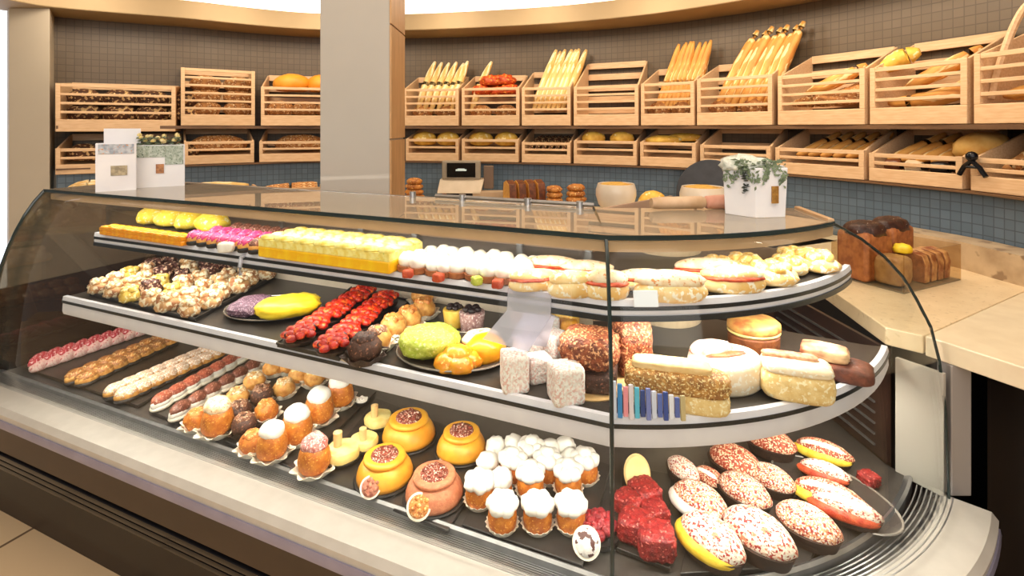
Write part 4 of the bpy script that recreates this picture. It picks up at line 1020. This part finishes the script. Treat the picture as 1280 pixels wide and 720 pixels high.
def round_cake(r, h, body, topm, name, seed=1, squash=.85):
    t = thing(name, '', 'cake')
    MB().lathe([(r*.9,0),(r*1.0,h*.12),(r*1.03,h*.45),(r*.98,h*.8),(r*.85,h*.96),(0,h)], 36, sy=squash, wob=lambda a,j,z: 1+.02*math.sin(3*a+seed)).build('body', body, t, ang=70)
    MB().lump((-r*.25,.02,h*.90), (r*.62,r*.45*squash,h*.26), .16, 2.2, 3, seed, -.4, oct2=.06).build('top', topm, t, ang=80)
    MB().lump((-r*.05,-.012,h*.93), (r*.6,r*.16,h*.10), .2, 2.2, 3, seed, -.4, oct2=.1).build('jam_line', JAM, t, ang=80); return t
IVORY = mat('ivory_icing', (248,232,204), (240,216,178), 24, .5, .12, spots=((252,246,232), 30, .58))
put('wcake', lambda: round_cake(.088,.072,IVORY,mat('jam_dust', (250,240,226), (196,96,60), 20, .6, .3),'round_iced_cake',2), at(906,478,ZM), .2, 'white iced round cake in the middle of the corner shelf', None, .98)
def sandwich():
    t = thing('sandwich_cake', '', 'cake')
    MB().lathe([(.062,0),(.068,.01),(.068,.036),(.062,.042)], 32, sy=.85).build('base', mat('brown_sponge', (150,86,44), (116,60,30), 40, .6, .4), t)
    MB().lathe([(.066,.042),(.070,.046),(.067,.050)], 32, sy=.85).build('cream', CREMEY, t)
    MB().lathe([(.064,.048),(.071,.054),(.070,.068),(.058,.078),(0,.080)], 32, sy=.85).build('lid', mat('glazed_lid', (240,190,104), (190,110,60), 24, .4, .2), t, ang=70); return t
put('sand', sandwich, at(942,434,ZM), .1, 'round sandwich cake with a brown base and golden lid', None, .98)
t = thing('cream_bar_cake', 'cream-topped golden bar cake on a card at the front right of the corner shelf', 'cake', at(995,496,ZM), -.35)
o = rough_block(.145,.092,.066, SPONGE, 'sponge', amp=.015, seed=7, power=4); o.parent = t
o = rough_block(.138,.086,.022, IVORY, 'cream_top', amp=.04, seed=8, power=4); o.parent = t; o.location = (0,0,.058)
o = rough_block(.11,.03,.014, mat('cocoa_dust', (170,96,60), (220,170,130), 40, .6, .4), 'cocoa_strip', amp=.08, seed=9); o.parent = t; o.location = (-.01,.018,.073)
slab('white_card', 'pale cake card under the golden bar cake', trayq((935,480),(985,522),(1040,505),(985,470),ZM), ZM, ZM+.0, CAR, 'card') if False else None
t = thing('layered_slice', 'dark layered slice with a cream and cocoa top at the rear right', 'cake', at(1043,470,ZM), -.55)
o = rough_block(.155,.085,.04, mat('brown_slice', (120,64,44), (86,44,32), 40, .5, .4), 'base', amp=.03, seed=2); o.parent = t
o = rough_block(.10,.07,.028, mat('red_cocoa_top', (160,72,50), (232,196,150), 14, .5, .3), 'top', amp=.06, seed=3); o.parent = t; o.location = (-.02,.004,.038)
slab('slate_tray', 'black tray under the cakes of the corner shelf front', trayq((772,528),(990,526),(1000,500),(960,470),ZM), ZM-.0, ZM+.0005, M_SLATE) if False else None

# ------------------------------------------------------------------ upper shelf
def tblock(key, w, d, h, base, top, nm, cat='cake', dome=True, th=.4):
    def mk():
        t = cake_block(w, d, h, base, top, th, dome, name=nm); t['category'] = cat; return t
    return key, mk
AX = math.atan2(DV.y, DV.x) + PI
def along(px0, py0, px1, py1, n, z=ZT):
    a = at(px0,py0,z); b = at(px1,py1,z)
    return [lerp(a,b,(i+.5)/n) for i in range(n)]
ZF = ZT + .004
for i, p in enumerate(along(126,293,228,308,6,ZF)):
    put(*tblock('ojel', .075,.05,.026,ORJ,ORJ,'orange_jelly_bar'), p + N3*.02, AX, f'{ORD[i]} orange jelly bar from the left, front row of the upper shelf', 'orange jelly bars', (1,1,1))
for i, p in enumerate(along(146,282,246,296,4,ZF)):
    put('ymound', lambda: (lambda o: tag(o,'','cake'))(MB().lump((0,0,0), (.062,.055,.04), .14, 2, 3, 3, -.6, oct2=.05).build('yellow_cream_mound', YELP if False else mat('yellow_mound', (250,222,80), (246,206,50), 16, .45, .2, spots=((254,244,190), 26, .58)), ang=80)), p + N3*.10, AX+i, f'{ORD[i]} yellow cream mound from the left behind the orange bars', 'yellow cream mounds', random.uniform(.92,1.05))
for r_ in range(3):
    for i, p in enumerate(along(232,306,322,319,7,ZF)):
        m_ = ('mag', lambda: eclair(MAGENTA, GOLDL, .05, .032, .03, 2)) if (r_ < 2 and i < 6) else ('cocs', lambda: eclair(BRROLL, GOLDL, .05, .032, .03, 5))
        put(*m_, p + N3*(.02+.075*r_), AX+1.4, f'{"magenta" if m_[0]=="mag" else "cocoa"} glazed bite, {ORD[i]} from the left in the {ORD[r_]} row', 'small glazed bites on the upper shelf', 1.12)
put('wbit', lambda: tag(rough_block(.045,.035,.03, WCREAM, 'white_cube_sweet', amp=.06, seed=2), '', 'sweet'), at(283,315,ZF), .2, 'white cube sweet at the shelf edge before the magenta bites', None, 1.0)
for r_ in range(2):
    for i, p in enumerate(along(328,321,484,342,6,ZF)):
        put(*tblock('yblk', .096,.072,.052,ORJ if False else mat('yellow_jelly', (252,206,30), (244,180,14), 20, .35, .15),YELP,'yellow_cream_block'), p + N3*(.03+.085*r_), AX, f'yellow cream block, {ORD[i]} from the left in the {["front","rear"][r_]} row', 'yellow cream blocks', (1,1,1))
def creamtart():
    t = thing('cream_ball_tart', '', 'pastry')
    MB().lathe([(.019,0),(.024,.004),(.025,.015),(.02,.015)], 20).build('shell', mat('tart_shell', (180,112,66), (146,84,48), 40, .6, .3), t)
    MB().lump((0,0,.010), (.022,.022,.021), .14, 2.4, 3, 4, -.7).build('cream', WCREAM, t, ang=80); return t
for r_ in range(3):
    for i, p in enumerate(along(492,342,650,361,9,ZF)):
        put('ctart', creamtart, p + N3*(.03+.056*r_) + Vector((random.uniform(-.006,.006),random.uniform(-.006,.006),0)), i, f'white cream ball tart, {ORD[i]} from the left in the {ORD[r_]} row', 'white cream ball tarts', random.uniform(.95,1.15))
for i, (x, y, c) in enumerate([(510,347,0),(548,352,0),(596,356,1),(622,360,0)]):
    put('cher%d' % c, (lambda: tag(rough_block(.026,.024,.02, JAM, 'red_bite', amp=.1, seed=3), '', 'sweet')) if c == 0 else (lambda: tag(rough_block(.026,.024,.02, GREEN, 'green_bite', amp=.1, seed=3), '', 'sweet')), at(x,y,ZF), i, f'{ORD[i]} small {"red" if c==0 else "green"} bite from the left before the cream ball tarts', 'small bites before the cream tarts', 1.0)
buns = [(668,361,'A',.13,.055,.2,.95,'long filled bun at the front, nearest the cream ball tarts'),(690,345,'B',.15,.06,-.2,1.0,'sugar-dusted bun with red filling behind, first'),(733,350,'B',.15,.06,-.2,.95,'sugar-dusted bun with red filling behind, second'),(716,369,'C',.115,.055,.1,1.0,'golden long bun in front, left of the glass joint'),(758,371,'B2',.10,.055,-.1,1.0,'split bun with red filling right at the glass joint'),
 (838,373,'D',.155,.075,-.05,1.0,'big golden round-ended bun right of the joint, front'),(806,361,'B',.13,.06,-.1,.9,'sugar-dusted bun half behind the big golden bun'),(916,363,'E',.145,.062,-.02,1.0,'cream split bun with a red line, corner front'),(884,350,'B3',.17,.06,.02,1.0,'long sugar-dusted bun behind the corner front bun')]
BK = {'A': ('bunA', lambda: bun(.13,.055,.04,JAM,BUN,3)), 'B': ('bunB', lambda: bun(.15,.06,.042,JAM,SUGARTOP,1)), 'C': ('bunC', lambda: bun(.115,.058,.045,None,BUN,5)), 'B2': ('bunB2', lambda: bun(.10,.06,.05,JAM,SUGARTOP,7)), 'D': ('bunD', lambda: bun(.16,.08,.05,None,SUGARTOP,2)), 'E': ('bunE', lambda: bun(.15,.065,.048,JAM,BUN,4)), 'B3': ('bunB3', lambda: bun(.17,.06,.045,JAM,SUGARTOP,6))}
for x, y, k, L, w_, a, s, lb in buns:
    put(*BK[k], at(x,y,ZF), a, lb, 'filled buns on the upper shelf', s)
for i, (x, y, k, s, lb) in enumerate([(962,352,1,1.0,'golden danish at the corner of the upper shelf, front'),(985,340,2,.85,'golden danish second at the corner'),(898,338,1,.75,'golden danish at the rear of the corner shelf'),(930,337,2,.85,'golden danish behind the split bun'),(992,330,1,.9,'golden danish near the right tip of the upper shelf'),(1018,336,2,1.0,'golden danish at the right tip of the upper shelf')]):
    put('dan%d' % k, (lambda: danish(1)) if k == 1 else (lambda: danish(4)), at(x,y,ZF), i, lb, 'golden danish pastries', s)
put('tag', lambda: tag(MB().box((0,0,.017), (.052,.003,.034)).build('price_tag', mat('tag_white', (232,236,244), rough=.3), None, True, .001), '', 'tag'), at(808,384,ZT), 0, 'blank pale tag at the shelf edge right of the joint', None, 1.0, (-.3,0))

# ------------------------------------------------------------------ on top of the case
ZC = ZG + .003
def leafspray(n, box, seed, m, parent, r=.008, name='dried_leaves'):
    rng = random.Random(seed); mb = MB()
    for i in range(n):
        c = Vector((rng.uniform(*box[0]), rng.uniform(*box[1]), rng.uniform(*box[2])))
        M = Matrix.Translation(c) @ Matrix.Rotation(rng.uniform(0,6.28),4,'Z') @ Matrix.Rotation(rng.uniform(-.9,.9),4,'X')
        mb.add([(-r,0,0),(-r*.3,r*.45,r*.2),(r,0,0),(-r*.3,-r*.45,r*.2),(0,0,-r*.15)], [(0,1,4),(1,2,4),(2,3,4),(3,0,4),(3,2,1,0)], M)
    return mb.build(name, m, parent, False)
POTW = mat('white_card_box', (244,244,248), (238,238,244), 8, .45)
LEAFG = mat('sage_leaf', (132,148,118), (92,108,84), 40, .6, vary=.1)
LEAFP = mat('printed_sage', (150,166,150), (196,206,198), 60, .55, spots=((90,108,92), 60, .6))
GOLDT = mat('gold_print', (196,146,70), (150,104,50), 60, .4, metal=.3)
def paperbag(name, label, px0, px1, py, zh, depth, rz=0.0):
    a = at((px0+px1)/2, py, ZC); w = (px1-px0)/F*a.y*.84
    t = thing(name, label, 'box', a + Vector((0,depth/2,0)), rz, None)
    m = MB(); th = .004
    m.box((0,-depth/2,zh/2),(w,th,zh)).box((0,depth/2,zh/2),(w,th,zh)).box((-w/2,0,zh/2),(th,depth,zh)).box((w/2,0,zh/2),(th,depth,zh)).box((0,0,.003),(w,depth,.005))
    m.build('box_walls', POTW, t, False); return t, w
t, w = paperbag('white_gift_bag', 'tall white gift bag with a floral print at the left on the case', 110, 157, 239, .175, .09, .66)
MB().box((.02,.10,.115),(w,.006,.23)).build('back_flap', POTW, t, False)
MB().box((0,-.0485,.155),(w*.9,.002,.035)).build('floral_band', mat('blue_print', (150,160,176), (206,210,216), 50, .5, spots=((216,150,90), 40, .62)), t, False)
MB().box((.008,-.0485,.075),(w*.42,.002,.036)).build('printed_label', mat('label_print', (150,138,116), (196,182,150), 60, .5), t, False)
t, w = paperbag('white_gift_box', 'white gift box with sage print and dried flowers beside the gift bag', 156, 220, 234, .165, .10, .58)
MB().box((-w*.18,-.0535,.14),(w*.62,.002,.045)).box((w*.3,-.0535,.125),(w*.36,.002,.075)).build('sage_print', LEAFP, t, False)
MB().box((w*.02,-.0545,.072),(.026,.002,.036)).build('small_label', mat('rust_label', (200,140,90), (150,100,66), 60, .5), t, False)
leafspray(140, ((-w*.42,w*.42),(-.04,.04),(.16,.195)), 4, LEAFG, t, .011)
m = MB(); rng = random.Random(5)
for i in range(16): m.lump((rng.uniform(-w*.4,w*.4), rng.uniform(-.04,.03), rng.uniform(.17,.20)), (.010,.010,.009), .3, 3, 1, i, -.7)
m.build('dried_flowers', mat('cream_flower', (236,222,170), (214,190,110), 40, .6, spots=((214,150,110), 30, .62)), t)
# white hexagonal pot on the corner glass
pc = at(958,272,ZC); wpot = 83/F*pc.y
t = thing('white_flower_pot', 'white faceted flower pot with sage leaves and a gold tag on the corner glass', 'flower pot', pc + Vector((0,.07,0)), .14)
R = wpot*.52
MB().lathe([(R*.93,0),(R*1.0,.128),(R*.97,.13),(R*.90,.004)], 6).build('pot', POTW, t, False, .0015)
def onface(px0, py0, px1, py1): pass
leafspray(200, ((-R*.85,R*.5),(-R*.80,R*.4),(.118,.148)), 8, LEAFG, t, .010)
lv = MB(); rng = random.Random(12)
for i in range(150):
    an = math.radians(rng.uniform(-178,-64)); fc = math.radians(-150 if an < math.radians(-120) else -90)
    zz = rng.uniform(.092,.140) + .02*math.sin(an*7); rr_ = R*.88/max(.5, math.cos(an-fc))*1.015
    Mx = Matrix.Translation((rr_*math.cos(an), rr_*math.sin(an), min(.146,zz))) @ Matrix.Rotation(fc+PI/2,4,'Z') @ Matrix.Rotation(rng.uniform(0,6.28),4,'Y') @ Matrix.Rotation(rng.uniform(-.5,.5),4,'Z')
    q = .0075
    lv.add([(-q,0,0),(-q*.2,-.001,q*.45),(q,0,0),(-q*.2,-.001,-q*.45),(0,.0015,0)], [(0,1,4),(1,2,4),(2,3,4),(3,0,4),(3,2,1,0)], Mx)
lv.build('sage_leaves', LEAFG, t, False)
leafspray(26, ((-R*.72,-R*.58),(-R*.66,-R*.56),(.062,.115)), 9, mat('dark_leaf', (78,84,74), (52,58,52), 40, .6), t, .009, 'trailing_leaves')
MB().lump((-R*.25,0,.115), (R*.8,R*.6,.03), .25, 3, 3, 3, -.5, oct2=.2).build('white_blossom', mat('white_blossom', (236,238,228), (206,212,196), 50, .7, .6), t, ang=80)
MB().box((R*.10,-R*.868,.06),(.018,.004,.044)).build('gold_tag', GOLDT, t, False)
# pink rolling pin resting on the glass
pr = at(905,266,ZC)
t = thing('pink_rolling_pin', 'pink-handled wooden rolling pin lying left of the white flower pot', 'rolling pin', atY(868,1.46,ZC+.02), .12)
Rm = Matrix.Rotation(PI/2,4,'Y')
MB().lathe([(.0,-.13),(.014,-.128),(.017,-.11),(.018,.02),(.014,.03)], 18, Rm).build('barrel', mat('pin_wood', (216,184,150), (196,160,122), 14, .5), t)
MB().lathe([(.010,.03),(.018,.036),(.02,.06),(.021,.12),(.015,.126),(0,.127)], 18, Rm).build('handle', mat('pin_pink', (232,178,154), (222,160,136), 20, .5), t)

# ------------------------------------------------------------------ on the back counter
ZB = 1.0
def sliced(key, w, d, h, n, crust, crumb, tm=.0):
    t = thing('sliced_loaf', '', 'loaf')
    for i in range(n):
        x = -w/2 + w*(i+.5)/n
        prof = [(-d/2,0),(d/2,0),(d/2*1.06,h*.6),(d/2*.85,h*.9),(0,h),(-d/2*.85,h*.9),(-d/2*1.06,h*.6)]
        vs = [(x-w/n*.46, y, z) for y, z in prof] + [(x+w/n*.30, y, z) for y, z in prof]; k = len(prof)
        s = MB().add(vs, [tuple(range(k)), tuple(range(2*k-1,k-1,-1))] + [(j,(j+1)%k,k+(j+1)%k,k+j) for j in range(k)]).build('slice', crumb, t, True, .004)
        s.data.materials.append(crust)
        for f in s.data.polygons:
            if len(f.vertices) == 4: f.material_index = 1
    return t
LC = mat('loaf_crumb', (226,176,92), (206,146,64), 40, .6, .3); LCR = mat('loaf_crust', (130,70,34), (86,44,24), 30, .5, .3)
def bc(px, py):
    p = at(px, py, ZB); return Vector((p.x*.955, p.y*.955, ZB))
put('slA', lambda: sliced('a', .24,.16,.17,4,LCR,LC), bc(656,258), 0.25, 'dark-crusted sliced loaf in the middle of the back counter', None, (1.1,1.1,1.2))
def braid():
    t = thing('braided_loaf', '', 'loaf'); m = MB()
    for i in range(5):
        m.lump((0, .0, .0+.036*i), (.085-.006*i,.055,.026), .14, 2.4, 3, i+2, -.6)
    m.build('braid', mat('braid_crust', (214,142,64), (164,92,36), 22, .5, .3, spots=((246,206,130), 24, .6), vary=.06), t, ang=80); return t
for x, y, lb, s in [(518,251,'small braided loaf right beside the column',.9),(561,252,'small braided loaf under the terminal',.8),(693,262,'braided loaf stack left of the bowls, first',.85),(720,262,'braided loaf stack left of the bowls, second',.9)]:
    put('braid', braid, bc(x,y), x, lb, 'braided loaves on the back counter', (s*1.1,s*1.1,s*1.15))
def bowl():
    t = thing('white_bowl', '', 'bowl')
    MB().lathe([(.062,0),(.062,.02),(.078,.032),(.110,.066),(.126,.11),(.126,.14),(.114,.172),(.106,.170),(.116,.14),(.10,.09)], 36).build('body', mat('white_ceramic', (236,224,206), (228,214,194), 8, .3, coat=.3), t, ang=60)
    MB().lump((0,0,.145), (.108,.108,.025), .12, 3, 3, 2, -.4, oct2=.1).build('filling', mat('bowl_mix', (222,178,90), (196,150,66), 30, .6, .3), t, ang=80); return t
put('bowl', bowl, bc(770,266), 0, 'white round bowl on the back counter, left of the yellow bread', 'white bowls', (.98,.98,1.2))
put('bowl', None, Vector((1.09,2.93,ZB)), 0, 'white round bowl in front of the dark round board', 'white bowls', (1.0,1.0,1.25))
o = MB().lump((0,0,0), (.10,.07,.11), .08, 2, 3, 4, -.5, oct2=.03).build('yellow_bread', YELB, ang=80); o.location = bc(816,266); tag(o, 'yellow folded bread standing between the two white bowls', 'bread')
pb = atY(888, 3.08, ZB)
bm_ = [(.20*math.cos(a)*1.0, .20*math.sin(a)+.16) for a in [PI*i/20 for i in range(21)]]
o = MB().prism([(x,y) for x, y in bm_] + [(-.20,0),(.20,0)], -.012, .012).build('round_board', mat('slate_board', (58,60,66), (48,50,56), 12, .5), None, True, .003)
o.location = pb; o.rotation_euler = (PI/2-.12,0,math.radians(-28)); tag(o, 'dark arched board leaning on the tiled wall behind a bowl', 'board')
# card terminal
pt = atY(577, 3.62, ZB); t = thing('scale_terminal', 'grey counter scale with a black display beside the column', 'scale', pt, 0)
MB().box((0,.02,.05),(.20,.16,.10)).build('stand', M_DARK, t, False, .006)
MB().add([(-.16,-.10,.10),(.14,-.10,.10),(.16,-.02,.19),(-.15,-.02,.19),(-.16,.09,.10),(.14,.09,.10),(.16,.09,.19),(-.15,.09,.19)], [(0,1,2,3),(4,5,6,7),(0,1,5,4),(1,2,6,5),(2,3,7,6),(3,0,4,7)]).build('keypad', mat('terminal_beige', (214,196,172), (206,188,162), 10, .4), t, False, .004)
MB().box((0,.0,.255),(.27,.06,.13)).build('display_housing', mat('terminal_grey', (170,158,138), (160,148,128), 10, .4), t, False, .008)
sc_ = MB().box((0,-.032,.255),(.20,.006,.10)).build('screen', mat('screen_black', (14,16,15), rough=.15), t, False)
MB().box((0,-.036,.255),(.075,.002,.012)).box((.0,-.036,.262),(.05,.002,.008)).build('readout', emit('readout', (190,200,190), .6), sc_, False)
MB().box((.19,.03,.20),(.07,.06,.16)).build('side_unit', mat('unit_brown', (120,98,80), rough=.5), t, False, .004)
o = MB().box((0,0,.055),(.23,.10,.11)).build('beige_box', mat('beige_box', (196,170,140), (186,160,128), 8, .6), None, False, .003); o.location = bc(612,254); tag(o, 'low beige box between the terminal and the sliced loaf', 'box')
# counter trays at the left with flat loaves
for k, (x0, x1, y, lb) in enumerate([(72,121,243,'pale wooden counter crate at the far left end'),(232,318,254,'pale wooden counter crate right of the white gift box'),(324,402,253,'pale wooden counter crate left of the column')]):
    a = at((x0+x1)/2, y, ZB); fy = 2.88/a.y if k == 0 else .9; a = Vector((a.x*fy, a.y*fy, ZB)); w_ = (x1-x0)/F*a.y; hh = .20 if k == 0 else .15
    i = min(range(len(CUR)), key=lambda i: (CUR[i]-a.to_2d()).length); tg = CUR[min(i+2,len(CUR)-1)]-CUR[max(i-2,0)]
    t = thing('counter_crate', lb, 'crate', a, math.atan2(tg.y,tg.x), 'low crates on the back counter')
    MB().box((0,0,hh/2),(w_,.016,hh)).build('front_board', WOOD, t, False, .003)
    MB().box((-w_/2+.008,.10,hh/2),(.016,.19,hh)).build('side_board', WOOD, t, False, .003); MB().box((w_/2-.008,.10,hh/2),(.016,.19,hh)).build('side_board', WOOD, t, False, .003)
    MB().box((0,.10,hh-.09),(w_-.03,.19,.014)).build('base_board', WOOD, t, False)
    M = t.matrix_basis.copy(); M = Matrix.Translation(t.location) @ Matrix.Rotation(t.rotation_euler.z,4,'Z')
    for j in range(4): stick('cl%d' % k, w_*.8, .032, PALE if k != 2 else SEED, M @ Vector((-w_*.38, .045+.045*j, hh-.045+.012*j)), M @ Vector((w_*.4,.045+.045*j,hh-.03+.012*j)), f'{ORD[j]} long loaf from the front in the {lb.replace("pale wooden ","")}', 'loaves in the counter crates', 'long_loaf')

# ------------------------------------------------------------------ boxed loaves on the side counter
tb = thing('clear_loaf_tray', 'clear open box holding dark loaves on the side counter', 'box', at(1150,362,ZB) + Vector((.02,.14,0)), .45)
CL = glass('clear_plastic', (246,240,230), 1.3, .6)
m = MB()
for c, s_ in (((0,-.12,.065),(.36,.004,.13)),((0,.12,.065),(.36,.004,.13)),((-.18,0,.065),(.004,.24,.13)),((.18,0,.065),(.004,.24,.13))): m.box(c, s_)
m.build('walls', CL, tb, False); MB().box((0,0,.002),(.36,.24,.004)).build('floor_sheet', mat('grey_film', (150,140,122), (130,120,104), 8, .3), tb, False)
Mt = Matrix.Translation(tb.location) @ Matrix.Rotation(.45,4,'Z')
DL = mat('dark_crust_loaf', (138,72,34), (88,42,22), 22, .45, .4, spots=((226,190,150), 40, .68))
def pumper():
    t = thing('dark_crusted_loaf', '', 'loaf')
    MB().box((0,0,.06),(.12,.10,.12)).build('crumb', mat('loaf_side', (176,108,56), (140,78,38), 40, .6, .4), t, True, .012)
    MB().lump((0,0,.105),(.064,.054,.026),.14,2.4,3,3,-.5,oct2=.1).build('crust', DL if False else mat('black_crust', (70,36,22), (46,24,16), 30, .45, .5, spots=((236,220,200), 50, .7)), t, ang=80); return t
put('pump', pumper, Mt @ Vector((-.118,.04,.006)), .38, 'dark-crusted loaf at the left rear of the clear box', 'dark-crusted loaves', (1.2,1.15,1.45))
put('pump', None, Mt @ Vector((.062,.05,.006)), .52, 'dark-crusted loaf at the right rear of the clear box', 'dark-crusted loaves', (1.3,1.0,1.45))
put('slB', lambda: sliced('b', .18,.10,.105,4,mat('pale_slice_crust', (236,190,130), (150,82,44), 16, .5, .3),mat('brown_crumb_slice', (164,104,60), (128,74,40), 40, .6, .4)), Mt @ Vector((.075,-.05,.006)), .45, 'sliced brown loaf at the front of the clear box', None, 1.0)
put('yb', lambda: tag(MB().lump((0,0,0),(.03,.028,.022),.2,2,3,2,-.5).build('yellow_bun', YEL, ang=80),'','bun'), Mt @ Vector((-.03,-.04,.105)), 0, 'small yellow bun resting among the dark loaves', None, 1.0)
o = rough_block(.10,.09,.10, mat('wrapped_loaf', (196,164,116), (164,128,86), 20, .4, .3), 'wrapped_loaf', amp=.05, seed=2); o.location = Mt @ Vector((-.11,-.05,.006)); o.rotation_euler = (0,0,.5); tag(o, 'pale wrapped loaf at the left front of the clear box', 'loaf')
for o in bpy.data.objects:
    if o.get('category') and not o.get('label'): o['label'] = o.name.split('.')[0].replace('_',' ') + ' in the bakery display'
bpy.context.view_layer.update()
